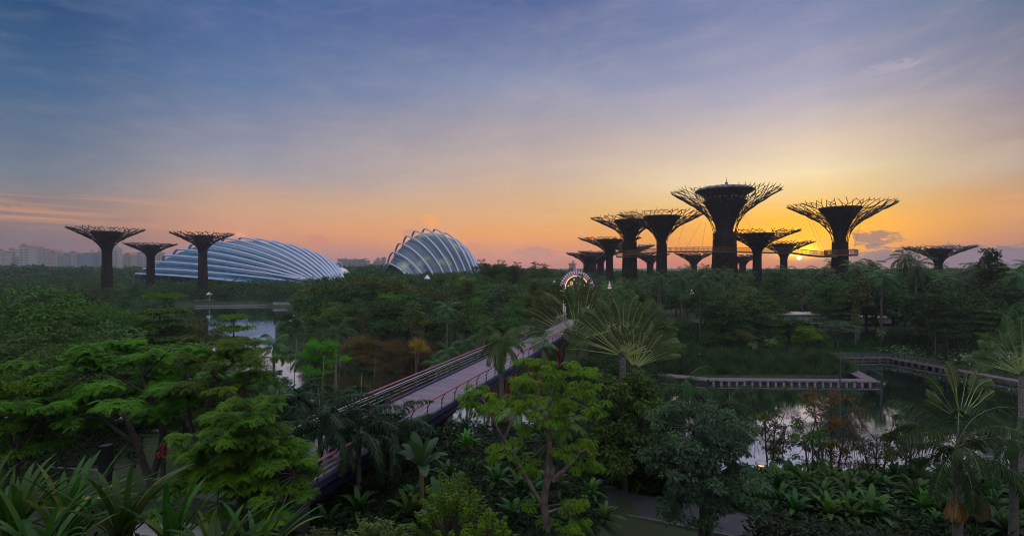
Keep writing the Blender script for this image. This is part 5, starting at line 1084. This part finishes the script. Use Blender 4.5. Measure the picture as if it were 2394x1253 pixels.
# fan palms (traveller's palms)
petm = mat('fan_stalk', (.26, .30, .075), .5, c2=(.16, .22, .07), vscale=1.5); sheath = mat('fan_sheath', (.22, .13, .07), .7, c2=(.12, .07, .05), vscale=2)
def fan_palm(px, pyh, Yd, R_, pyb, lab, seed, ang=(-78, 78), n=25, lm=None, turn=.25):
    r = np.random.default_rng(seed); c = P(px, pyh, Yd); g = g1(c[0], Yd); zh = c[2]-g; root = empty('fan_palm', (c[0], Yd, g), turn, label=lab, cat='fan palm')
    T = MB(); tr = R_*.055; T.tube([(0, 0, -.4), (0, 0, zh*.5), (0, 0, zh)], [tr*1.1, tr, tr*.95], 10)
    for i in range(int(zh/.35)): T.revolve([(tr*.9, i*.35), (tr*1.14, i*.35+.06), (tr*.9, i*.35+.12)], 10)
    T.obj('trunk', barkp, root)
    S = MB(); hs = R_*.16
    S.add(*(lambda: (np.array([[sx*w2, sy*.14, z_] for z_, w2 in ((0, tr*1.1), (hs, R_*.13)) for sx, sy in ((-1, -1), (1, -1), (1, 1), (-1, 1))]), [[3, 2, 1, 0], [4, 5, 6, 7], [0, 1, 5, 4], [1, 2, 6, 5], [2, 3, 7, 6], [3, 0, 4, 7]]))()); S.obj('leaf_base', sheath, root)
    St = MB(); K = MB()
    for i in range(n):
        a = math.radians(ang[0]+(ang[1]-ang[0])*i/(n-1)+r.normal(0, 2.4)); d = np.array([math.sin(a), 0, math.cos(a)]); sagg = abs(math.sin(a))*.10
        o = np.array([math.sin(a)*tr*1.6, r.normal(0, .05), zh+hs*(.15+.5*math.cos(a))]); lp = R_*r.uniform(.46, .56); lb = R_*r.uniform(.36, .56)
        y_ = r.normal(0, .05)*R_*.4; p1 = o+d*lp+np.array([0, y_, -sagg*lp*.5]); St.tube([o, (o+p1)/2+[0, 0, sagg*lp*.12], p1], [R_*.011, R_*.008, R_*.006], 4)
        # blade: torn strips either side of a midrib, tip bending over
        bend = r.uniform(.1, .5)*(1 if r.random() < .7 else 3.2); k = 13; s = np.linspace(0, 1, k); aa = a+np.sign(a+1e-6)*bend*s**1.6*.9; ds = lb/(k-1); yb = np.sign(r.normal())*bend*.25
        x = p1[0]+np.concatenate([[0], np.cumsum(np.sin(aa[:-1])*ds)]); z = p1[2]+np.concatenate([[0], np.cumsum(np.cos(aa[:-1])*ds)]); y = p1[1]+yb*s**2*lb
        mid = np.stack([x, y, z], -1); St.tube(mid, np.linspace(R_*.006, R_*.002, k), 3); tan = unit(np.gradient(mid, axis=0)); tw = r.uniform(-.9, .9); sd_ = unit(np.cross(tan, [0, 1, 0])); nn = np.cross(sd_, tan); sd2 = sd_*math.cos(tw)+nn*math.sin(tw); n2 = np.cross(sd2, tan)
        w = R_*.085*np.sin(np.clip(s*.92+.08, 0, 1)*math.pi)**.45
        for sg in (-1, 1):
            j = np.arange(k-1); gap = r.uniform(.72, 1.0, k-1); A = mid[j]; B = mid[j]+(mid[j+1]-mid[j])*gap[:, None]; dr = -np.array([0, 0, 1.0])*(w[j]*r.uniform(.0, .55, k-1))[:, None]
            E = sd2[j]*sg*w[j][:, None]+tan[j]*(w[j]*.5)[:, None]+dr+n2[j]*(w[j]*.25)[:, None]
            K.add(np.stack([A, B, B+E, A+E], 1).reshape(-1, 3), np.arange(4*(k-1)).reshape(-1, 4))
    St.obj('stalks', petm, root); K.obj('blades', lm or fanleaf, root)
fanleaf = leafmat('leaf_fan', (.020, .050, .018), (.100, .150, .055), rough=.33, trans=.25)
fan_palm(1352, 800, 74, 8.3, 860, 'big fan palm standing in front of the lit arch', 91, (-78, 76), 30, turn=.2)
fan_palm(1456, 835, 69, 7.7, 870, 'big fan palm with the most open fan, beside the grassy slope', 92, (-74, 74), 32, turn=-.12)
fan_palm(1484, 862, 66, 5.4, 880, 'smaller fan palm tucked against the most open one', 93, (-40, 70), 20, turn=.1)
fan_palm(2392, 880, 58, 6.6, 960, 'fan palm rising from the lake edge by the boardwalk', 94, (-75, 75), 32, turn=.15)
fan_palm(2245, 985, 28, 2.9, 1020, 'young broad-bladed fan palm behind the fruiting palm', 95, (-60, 60), 11, turn=.3)
fan_palm(1992, 772, 128, 6.5, 800, 'pale fan palm behind the railed boardwalk', 96, (-70, 70), 15, turn=0)
fan_palm(1940, 700, 150, 6.0, 750, 'yellow-stalked distant fan palm above the grey pavilion', 97, (-60, 60), 13, turn=.1)
# banana plant
def banana(px, py, Yd, s, lab, seed, n=9, lean=1.0):
    r = np.random.default_rng(seed); c = P(px, py, Yd); g = g1(c[0], Yd); root = empty('banana_plant', (c[0], Yd, g), label=lab, cat='banana plant'); z = max(c[2]-g, .3)
    q = MB(); q.tube([(0, 0, -.2), (0, 0, z)], [.12*s, .09*s], 8); q.obj('stem', sheath, root)
    K = MB()
    for i in range(n):
        u = i/(n-1); a = i*2.2+r.normal(0, .3); e0 = 1.45-1.0*u; Lb = s*1.45*r.uniform(.8, 1.1); k = 9; sx = np.linspace(0, 1, k); e = e0-1.0*sx**1.5*(.4+u); ds = Lb/(k-1)
        x = np.concatenate([[0], np.cumsum(np.cos(e[:-1])*ds)]); zz = np.concatenate([[0], np.cumsum(np.sin(e[:-1])*ds)]); ca, sa = math.cos(a), math.sin(a); mid = np.stack([x*ca, x*sa, z+zz], -1); w = .24*s*np.sin(np.clip((sx-.12)/.9, 0, 1)*math.pi*.96+.08)**.6; w[0] = w[1] = .02
        sd_ = np.array([-sa, ca, 0]); up = np.array([0, 0, 1.0]); K.grid(np.stack([mid-sd_*w[:, None]+up*w[:, None]*.35, mid, mid+sd_*w[:, None]+up*w[:, None]*.35], 1))
    K.obj('leaves', leafmat('leaf_banana', (.028, .075, .040), (.070, .140, .075), rough=.35, trans=.35) if 'leaf_banana' not in MATS else MATS['leaf_banana'], root, smooth=True)
banana(985, 1095, 25, 1.25, 'banana plant with broad pale blades below the footbridge', 101, 10)
banana(640, 945, 30, .9, 'grey-leaved broad plant among the feathery trees', 102, 9)
banana(1030, 1190, 22, .9, 'small banana plant low in the shade behind the yellow shrub', 103, 7)
# shrub at the bottom edge
def shrub(px, py, Yd, w, h, n, lm, lab, seed, L=.11, W=.035):
    r = np.random.default_rng(seed); b = P(px, py, Yd); g = g1(b[0], Yd); root = empty('leafy_shrub', (b[0], Yd, g), label=lab, cat='shrub'); T = MB(); K = MB(); top = b[2]-g
    for i in range(n):
        a = r.uniform(0, 6.28); q_ = r.uniform(0, 1)**.5; e = np.array([q_*w*math.cos(a), q_*w*math.sin(a), top*(1-.45*q_**2)*r.uniform(.75, 1.0)]); m_ = e*[.45, .45, .5]; T.tube([(0, 0, -.2), m_, e], [.02, .012, .005], 3)
        k = int(h*30); s = r.uniform(.35, 1, k); p = m_*(1-s)[:, None]+e*s[:, None]; aa = np.arange(k)*2.4; d = np.stack([np.cos(aa), np.sin(aa), np.full(k, .45)], -1); kites(K, p, d, np.tile([0, 0, 1.0], (k, 1))+r.normal(0, .3, (k, 3)), L*r.uniform(.7, 1.2, k), W, 0, .35, .4)
    T.obj('stems', bark, root); K.obj('leaves', lm, root)
shrub(1050, 1095, 15, 1.3, 1.6, 75, LM['yellow'], 'upright yellow-green shrub with small curved leaves below the banana plant', 111, .13, .045)
shrub(880, 1215, 14, 1.2, 1.2, 60, LM['olive'], 'low olive shrub at the lower edge beside the palm trunks', 112, .13, .05)
shrub(1140, 1190, 14, .8, 1.2, 40, LM['yellow'], 'small yellow-green shrub between the bigger shrub and the twisting tree', 113, .12, .045)
shrub(740, 1235, 13, .7, 1.0, 36, LM['olive'], 'sparse shrub tip beside the strap-leaved plants', 114, .12, .04)
# strap-leaved plants right below the viewer
def straps(px, py, Yd, n, L_, lab, seed, lean=0.0):
    r = np.random.default_rng(seed); b = P(px, py, Yd); g = g1(b[0], Yd); root = empty('strap_leaved_plant', (b[0], Yd, g-.05), label=lab, cat='plant', group='strap-leaved plants along the near bank'); dz_ = b[2]-g; K = MB()
    for i in range(n):
        a = r.uniform(0, 6.28) if r.random() < .6 else r.normal(0 if lean > 0 else math.pi, .6); e0 = r.uniform(.75, 1.45); dr = r.uniform(.3, 1.5); Lb = L_*r.uniform(.65, 1.15); k = 9; s = np.linspace(0, 1, k); e = e0-dr*s**1.6; ds = Lb/(k-1)
        x = np.concatenate([[0], np.cumsum(np.cos(e[:-1])*ds)]); zz = np.concatenate([[0], np.cumsum(np.sin(e[:-1])*ds)]); ca, sa = math.cos(a), math.sin(a); mid = np.stack([x*ca+r.normal(0, .05), x*sa, zz], -1)
        w = .044*(L_/1.1)*(np.sin(np.clip(s*.86+.14, 0, 1)*math.pi)**.55)*r.uniform(.7, 1.15); w[-1] = .001; sd_ = np.array([-sa, ca, 0]); up = np.array([0, 0, 1.0]); K.grid(np.stack([mid-sd_*w[:, None]+up*w[:, None]*.5, mid, mid+sd_*w[:, None]+up*w[:, None]*.5], 1))
    K.obj('leaves', strapm, root, smooth=True)
strapm = leafmat('leaf_strap', (.010, .036, .008), (.050, .120, .020), (.10, .13, .025), rough=.4, trans=.35, clump=1.5, hue=.9)
for i, (px, Yd, n, L_, lab) in enumerate(((20, 5.6, 34, 1.15, 'strap-leaved clump at the very corner of the bank'), (150, 5.8, 34, 1.25, 'strap-leaved clump with the highest blades below the dark square post'), (285, 5.5, 34, 1.15, 'strap-leaved clump in front of the paved landing'), (400, 5.3, 28, .95, 'strap-leaved clump leaning over the landing edge'),
      (510, 5.0, 30, .85, 'strap-leaved clump with a reddish dry blade beside the landing corner'), (600, 5.1, 24, .8, 'strap-leaved clump at the end of the row nearest the palms'), (90, 5.0, 30, 1.0, 'low strap-leaved clump between corner clump and highest clump'), (-60, 6.2, 24, 1.2, 'strap-leaved clump leaning in from beyond the corner'))):
    straps(px, 1300, Yd, int(n*.8), L_*.88, lab, 120+i, 1.0)
# ---------------------------------------------------------------- filler trees, reeds, undergrowth
for (k, px, Yd, pyt, wide, lab) in (
 ('col_a', 2312, 118, 588, 1.25, 'tallest dark columnar tree behind the boardwalk rail end'), ('col_a', 2152, 122, 642, 1.9, 'thick leafy columnar tree wrapped in creepers behind the boardwalk'), ('palm_d', 2116, 135, 600, 1.0, 'tall palm with spear-like top standing highest behind the boardwalk'), ('palm_d', 2040, 138, 622, 1.0, 'tall drooping palm beside the highest one'), ('palm_d', 1998, 146, 625, 1.0, 'tall palm next to the trunk of the wide steel tower'),
 ('palm_d', 2205, 128, 652, 1.05, 'tall palm under the lone flat-topped steel tower'), ('palm_d', 2384, 112, 640, 1.05, 'tall palm with orange crownshaft at the end of the boardwalk'), ('palm_b', 1876, 142, 656, 1.0, 'solitary palm in front of the wide steel tower'), ('tier_c', 1812, 134, 635, 1.1, 'tall tiered tree before the sun-side steel tower'), ('tier_a', 1965, 128, 690, 1.1, 'tiered tree beside the pale fan palm'),
 ('palm_b', 1648, 165, 625, 1.0, 'curl-topped palm against the sky beside the giant trunk'), ('palm_b', 1606, 175, 626, 1.0, 'palm tuft against the sky between two small steel towers'), ('broad_b', 870, 205, 624, 1.7, 'broad dark tree crown against the sky between the glass domes'), ('broad_f', 1168, 215, 610, 1.0, 'tall pointed tree just past the shell-shaped dome'), ('broad_f', 1205, 215, 614, 1.0, 'second pointed tree past the shell-shaped dome'), ('slender_a', 1250, 210, 612, 1.2, 'third pointed tree past the shell-shaped dome'), ('broad_f', 1130, 215, 608, .9, 'feathery treetop overlapping the shell-shaped dome edge'), ('slender_a', 1278, 215, 616, 1.3, 'lollipop-like small tree against the pink sky'),
 ('broad_d', 1100, 128, 728, 1.25, 'light green umbrella-headed tree in the central woods'), ('broad_d', 1052, 145, 697, 1.05, 'light green round tree above the umbrella-headed one'), ('broad_c', 948, 138, 690, 1.2, 'olive round tree in the middle of the central woods'), ('tier_b', 545, 100, 727, 1.05, 'small bright tiered tree standing before the far lake arm'), ('ntier_b', 385, 96, 676, 1.0, 'tall bright tiered tree rising beyond the feathery trees'), ('ntier_a', 372, 78, 712, 1.5, 'wide tiered tree with several flat layers beside a pale spear'), ('nbroad_d', 182, 80, 708, 1.2, 'fresh green bushy tree under the tallest lakeside steel tower'), ('nbroad_f', 258, 78, 702, 1.1, 'tall bright bushy tree next to the fresh green one'), ('nbroad_b', 118, 84, 678, 1.3, 'dark domed tree beneath the far apartments'), ('nbroad_a', 310, 82, 735, 1.1, 'small umbrella-like tree between bushy tree and tiered tree'), ('nbroad_c', 432, 82, 745, 1.0, 'olive bushy tree at the edge of the far lake arm'),
 ('nbroad_a', 30, 60, 672, 1.25, 'large olive spreading tree at the edge below the apartments'), ('nbroad_d', 40, 36, 870, 1.2, 'bright round-leaved tree at the edge above the strap-leaved plants'), ('nbroad_a', 75, 46, 770, 1.3, 'mid-green tree behind the bright round-leaved one'), ('nbroad_a', -20, 42, 800, 1.3, 'green tree cut by the picture edge'), ('broad_f', 1775, 112, 690, 1.4, 'feathery bush tree in the reed bed before the pavilion'), ('nbroad_y', 1845, 108, 745, 1.5, 'yellow-green bushy tree in the reed bed before the pavilion'), ('nbroad_y', 1888, 103, 762, 1.3, 'round bushy tree at the reed bed end'), ('palm_c', 1800, 100, 790, 1.3, 'light palm tuft in the reed bed'), ('nbroad_c', 1730, 103, 770, 1.4, 'olive bushy tree in the reed bed before the fan palm side'), ('broad_b', 1690, 108, 690, 1.2, 'dark tall tree at the back of the reed bed'), ('slender_a', 1742, 112, 680, 1.3, 'slender pale-stemmed tree at the back of the reed bed'), ('broad_f', 1648, 118, 668, 1.2, 'oval tree on the grassy slope edge'), ('palm_b', 1600, 124, 690, 1.0, 'feather palm at the top of the grassy slope'), ('broad_a', 1560, 104, 800, 1.2, 'low round bush tree beside the biggest fan palm'), ('nbroad_g', 1668, 98, 815, 1.4, 'low grey-green bush in the front of the reed bed'), ('broad_b', 1716, 106, 745, 1.3, 'dark tree behind the olive bushy tree of the reed bed'), ('nbroad_a', 1812, 103, 795, 1.3, 'low green bush between the yellow-green trees'), ('broad_b', 1862, 107, 735, 1.3, 'dark tree just behind the yellow-green bushy tree'), ('col_c', 1790, 107, 735, 1.4, 'grey-green upright tree in the reed bed'), ('nbroad_f', 1915, 106, 770, 1.1, 'oval green tree where side deck meets far deck'), ('palm_c', 1760, 98, 800, 1.1, 'small palm in the middle of the reed bed'), ('broad_e', 1590, 112, 745, 1.2, 'wide dark tree at the foot of the grassy slope'), ('broad_g', 1960, 112, 745, 1.5, 'grey-green bush tree beyond the boardwalk corner'), ('nbroad_g', 2100, 114, 760, 1.4, 'grey-green bush tree where the rail starts to slant'), ('palm_c', 2060, 113, 770, 1.2, 'light palm behind the straight stretch of rail')):
    x = (px-CX)/F*Yd; g = g1(x, Yd); plant(k, KN(k), (x, Yd, g-.1), zof(pyt, Yd)-g, wide=wide, label=lab, cat='palm' if 'palm' in k else 'tree'); PLACED.append((x, Yd, 2.5))
mid_scatter(); far_woods()
NEAR = 0
for _ in range(4000):       # belt of small trees between the hill and the lake
    Y = rng.uniform(34, 72); px = rng.uniform(-80, 1560); x = (px-CX)/F*Y; d = float(lake_dist(np.array([x]), np.array([Y]))[0])
    if d < 1.0 or near_bridge(x, Y) or not free(x, Y, 1.55): continue
    if 280 < px < 480 and Y < 40: continue
    k = ['nbroad_a', 'nbroad_e', 'palm_e', 'palm_c', 'nbroad_g', 'nbroad_d', 'col_c', 'ntier_a'][rng.choice(8, p=[.17, .2, .17, .15, .1, .08, .05, .08])]; g = g1(x, Y)
    lim = zof(np.interp(px, [0, 120, 450, 560, 600, 700, 860, 1000, 1100, 1240, 1560], [700, 740, 770, 830, 820, 880, 975, 985, 1010, 900, 990])+rng.uniform(0, 60), Y)-g
    h = min(rng.uniform(3.5, 6.5)+(2.5 if px < 450 else 0), lim)
    if k == 'palm_e': h = min(h, 3.6)
    if k == 'palm_c': h = min(h, 6.5)
    if h < 1.5: continue
    zn = 'near the steps' if px < 480 else 'around the foxtail palms' if px < 960 else 'under the footbridge side' if px < 1200 else 'behind the twisting tree'
    plant(k, KN(k), (x, Y, g-.1), h, wide=rng.uniform(1.1, 1.6), label=f"small {DESC[k]} in the thicket {zn}", cat='palm' if 'palm' in k else 'tree', group=f"small {DESC[k]}s in the thicket {zn}"); PLACED.append((x, Y, 1.2)); NEAR += 1
    if NEAR > 190: break
def cover(name, label, pts_fn, n, L, W, lm, up=.9, seed=5, blades=False):
    r = np.random.default_rng(seed); x, y = pts_fn(r, n); g = G(x, y); K = MB(); N = len(x)
    if blades: D = np.stack([r.normal(0, .35, N), r.normal(0, .35, N), np.ones(N)], -1); z = g-.05
    else: D = np.stack([r.normal(0, 1, N), r.normal(0, 1, N), r.uniform(-.1, .9, N)], -1); z = g+r.uniform(0, up, N)
    kites(K, np.stack([x, y, z], -1), D, np.stack([r.normal(0, .5, N), r.normal(0, .5, N), np.ones(N)], -1) if not blades else np.stack([r.normal(0, 1, N), r.normal(0, 1, N), np.zeros(N)], -1), L*r.uniform(.6, 1.3, N), W*r.uniform(.7, 1.2, N), 0, .2 if not blades else .1, .4)
    tag(K.obj(name, lm), label, 'ground cover', kind='stuff')
def shore(r, n):
    xs_, ys_ = [], []
    while sum(map(len, xs_)) < n:
        Y = r.uniform(34, 260, n*3)**1.0; px = r.uniform(-50, 2450, n*3); x = (px-CX)/F*Y; d = lake_dist(x, Y); ok = (d > .1) & (d < 7) & (Y > 40) & ~((x > 28) & (x < 84) & (Y < 112) & (Y > 80)); xs_.append(x[ok]); ys_.append(Y[ok])
    return np.concatenate(xs_)[:n], np.concatenate(ys_)[:n]
cover('shore_undergrowth', 'low green plants crowding the lake shores', shore, 42000, .55, .28, LM['dark'], 1.1, 201)
def bankr(r, n):
    Y = r.uniform(26.5, 48, n*2); px = r.uniform(1340, 2500, n*2); x = (px-CX)/F*Y; ok = (lake_dist(x, Y) > .2) & (Y > np.interp(x, [-2, 5, 10.3, 15, 24, 44], [37, 33.0, 30.8, 28.4, 25.8, 24.4])+2.0); return x[ok][:n], Y[ok][:n]
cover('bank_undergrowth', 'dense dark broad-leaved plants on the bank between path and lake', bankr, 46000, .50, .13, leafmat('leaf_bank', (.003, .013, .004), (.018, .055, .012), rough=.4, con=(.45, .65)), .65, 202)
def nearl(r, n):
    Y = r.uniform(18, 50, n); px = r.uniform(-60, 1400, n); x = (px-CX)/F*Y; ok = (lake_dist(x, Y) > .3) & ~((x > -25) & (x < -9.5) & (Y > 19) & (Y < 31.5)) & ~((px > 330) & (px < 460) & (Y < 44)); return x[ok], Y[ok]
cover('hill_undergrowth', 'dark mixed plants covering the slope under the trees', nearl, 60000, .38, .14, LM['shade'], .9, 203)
def moundp(r, n):
    x = r.uniform(-6, 32, n*2); y = r.uniform(58, 114, n*2); ok = (lake_dist(x, y) > .2) & ~((np.abs(x-(-7.0+.33*(y-36.6))) < 2.6)); return x[ok][:n], y[ok][:n]
cover('mound_undergrowth', 'mixed leafy plants around the big fan palms and footbridge end', moundp, 36000, .6, .22, LM['dark'], 1.5, 210)
def farb(r, n):
    Y = r.uniform(235, 330, n*3); x = r.uniform(-190, -95, n*3); ok = lake_dist(x, Y) > 3; return x[ok][:n], Y[ok][:n]
cover('far_bank_shrubs', 'low shrubs and hedges along the far lake bank before the long dome', farb, 16000, 1.1, .7, LM['dark'], 2.6, 211)
def nearp(r, n):
    x = r.uniform(12.5, 44, n); yp = np.interp(x, [-2, 5, 10.3, 15, 24, 44], [37, 33.0, 30.8, 28.4, 25.8, 24.4]); return x, yp-r.uniform(1.9, 4.5, n)
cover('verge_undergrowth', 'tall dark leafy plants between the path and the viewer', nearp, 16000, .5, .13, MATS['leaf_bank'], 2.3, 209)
def reedp(r, n):
    x = r.uniform(27, 66, n*2); y = r.uniform(93.2, 107.5, n*2); ok = (x < 63+.25*(y-92)-.8) ; return x[ok][:n], y[ok][:n]
cover('reed_bed', 'tall reeds filling the ground inside the boardwalk', reedp, 30000, 2.3, .15, leafmat('leaf_reed', (.008, .022, .009), (.060, .095, .038), rough=.5, con=(.4, .6), clump=.5), .5, 204, True)
def reedb(r, n):
    y = r.uniform(109.8, 128, n*3); x = r.uniform(30, 110, n*3); ok = lake_dist(x, y) > 1.6; return x[ok][:n], y[ok][:n]
cover('meadow_plants', 'low leafy water plants behind the railed boardwalk', reedb, 26000, .9, .14, leafmat('leaf_meadow', (.012, .040, .012), (.050, .115, .032)), .5, 205, True)
def reedr(r, n):
    x = r.uniform(79, 112, n*3); y = r.uniform(84, 112, n*3); ok = lake_dist(x, y) > 2.2; return x[ok][:n], y[ok][:n]
cover('lily_patch', 'pale-flowered plants edging the diagonal boardwalk', reedr, 14000, .6, .2, leafmat('leaf_lily', (.028, .085, .025), (.075, .150, .045), (.5, .5, .5)), .6, 206)
def grassl(r, n):
    Y = r.uniform(24, 44, n); px = r.uniform(300, 980, n); x = (px-CX)/F*Y; return x, Y
cover('lawn_grass', 'mown grass on the small lawns between the trunks', grassl, 30000, .12, .03, leafmat('leaf_lawn', (.014, .050, .005), (.040, .110, .010)), .1, 207, True)
def slopeg(r, n):
    x = r.uniform(28, 60, n); y = r.uniform(112, 150, n); return x, y
cover('slope_grass', 'mown green slope rising behind the biggest fan palms', slopeg, 26000, .3, .07, leafmat('leaf_slope', (.010, .045, .008), (.028, .085, .016)), .1, 208, True)
# leafy rosettes on the banks
def rosette(seed, n, L_):
    r = np.random.default_rng(seed); K = MB(); S = MB(); S.tube([(0, 0, -.3), (0, 0, .45)], [.05, .03], 5)
    for i in range(n):
        a = i*2.4+r.normal(0, .2); e0 = 1.4-1.3*(i/n); k = 7; s = np.linspace(0, 1, k); e = e0-r.uniform(.6, 1.5)*s**1.5; Lb = L_*r.uniform(.7, 1.1); ds = Lb/(k-1)
        x = np.concatenate([[0], np.cumsum(np.cos(e[:-1])*ds)]); zz = .4+np.concatenate([[0], np.cumsum(np.sin(e[:-1])*ds)]); ca, sa = math.cos(a), math.sin(a); mid = np.stack([x*ca, x*sa, zz], -1)
        w = .10*L_*(np.sin(np.clip(s*.9+.08, 0, 1)*math.pi)**.6); w[-1] = .002; sd_ = np.array([-sa, ca, 0]); up = np.array([0, 0, 1.0]); K.grid(np.stack([mid-sd_*w[:, None]+up*w[:, None]*.4, mid, mid+sd_*w[:, None]+up*w[:, None]*.4], 1))
    return S, K
rosm = [leafmat('leaf_rosette', (.008, .030, .008), (.035, .095, .018), rough=.38, con=(.4, .6)), leafmat('leaf_rosette_bright', (.015, .060, .008), (.070, .170, .020), rough=.4)]
RO = []
for i, (n_, L_) in enumerate(((20, 1.1), (16, 1.4))):
    S, K = rosette(140+i, n_, L_); sme = S.mesh('rosette_stem', bark)
    for m_i in (0, 1): RO.append((sme, mesh_np('rosette_leaves', np.vstack(K.V), np.vstack(K.Q), rosm[m_i], None, True)))
rr = np.random.default_rng(150)
def rosettes(n, fx, name, lab, grp, s0, s1):
    c = 0; first = {}
    for _ in range(n*12):
        x, y = fx(rr)
        if lake_dist(np.array([x]), np.array([y]))[0] < .3: continue
        v = int(rr.integers(4)) if rr.random() < .5 else int(rr.integers(2))*2; loc = (x, y, g1(x, y)); sc = rr.uniform(s0, s1); rz = rr.uniform(0, 6.28)
        if v not in first:
            e = empty(name, loc, rz, label=lab, cat='plant', group=grp)
            for nm, me in (('stem', RO[v][0]), ('leaves', RO[v][1])):
                o = bpy.data.objects.new(nm, me); C.objects.link(o); o.parent = e
            first[v] = e; e.scale = (sc, sc, sc)
        else: dup(first[v], loc, rz, (sc, sc, sc))
        c += 1
        if c >= n: break
def f_bank(r):
    x = r.uniform(5, 44); yp = np.interp(x, [-2, 5, 10.3, 15, 24, 44], [37, 33.0, 30.8, 28.4, 25.8, 24.4]); return x, r.uniform(yp+2.0, 38.5)
rosettes(260, f_bank, 'broadleaf_plant', 'broad-bladed leafy plant on the bank between path and lake', 'broad-bladed plants on the bank between path and lake', .6, 1.35)
def f_hill(r): return (lambda Y: (r.uniform(-.45, .2)*Y, Y))(r.uniform(22, 44))
rosettes(70, f_hill, 'shade_plant', 'broad-bladed leafy plant in the shade under the palms and footbridge', 'broad-bladed plants in the shade under palms and footbridge', .6, 1.2)
# red flowers on the feathery tree
q = MB(); r = np.random.default_rng(301); cs = np.array([P(a, b, 26) for a, b in ((380, 1045), (388, 1055), (375, 1058), (400, 1030), (408, 1036), (385, 1038), (378, 1066))]); leafballs(q, r, cs, .16, 16, .10, .07)
tag(q.obj('red_blossom', mat('blossom_red', (.55, .02, .01), .5)), 'spray of red blossoms beside the leaning trunks', 'blossom')
# ---------------------------------------------------------------- evening haze
m = bpy.data.materials.new('haze'); m.use_nodes = True; m.node_tree.nodes.clear(); t = NT(m.node_tree); o_ = t.n('ShaderNodeOutputMaterial'); v = t.n('ShaderNodeVolumePrincipled')
v.inputs['Color'].default_value = (.74, .80, .90, 1); v.inputs['Density'].default_value = .0002; v.inputs['Anisotropy'].default_value = .4; t.l(v.outputs[0], o_.inputs['Volume'])
q = MB(); q.box((0, 850, 32.5), (3900, 2100, 73)); tag(q.obj('haze', m), kind='stuff')
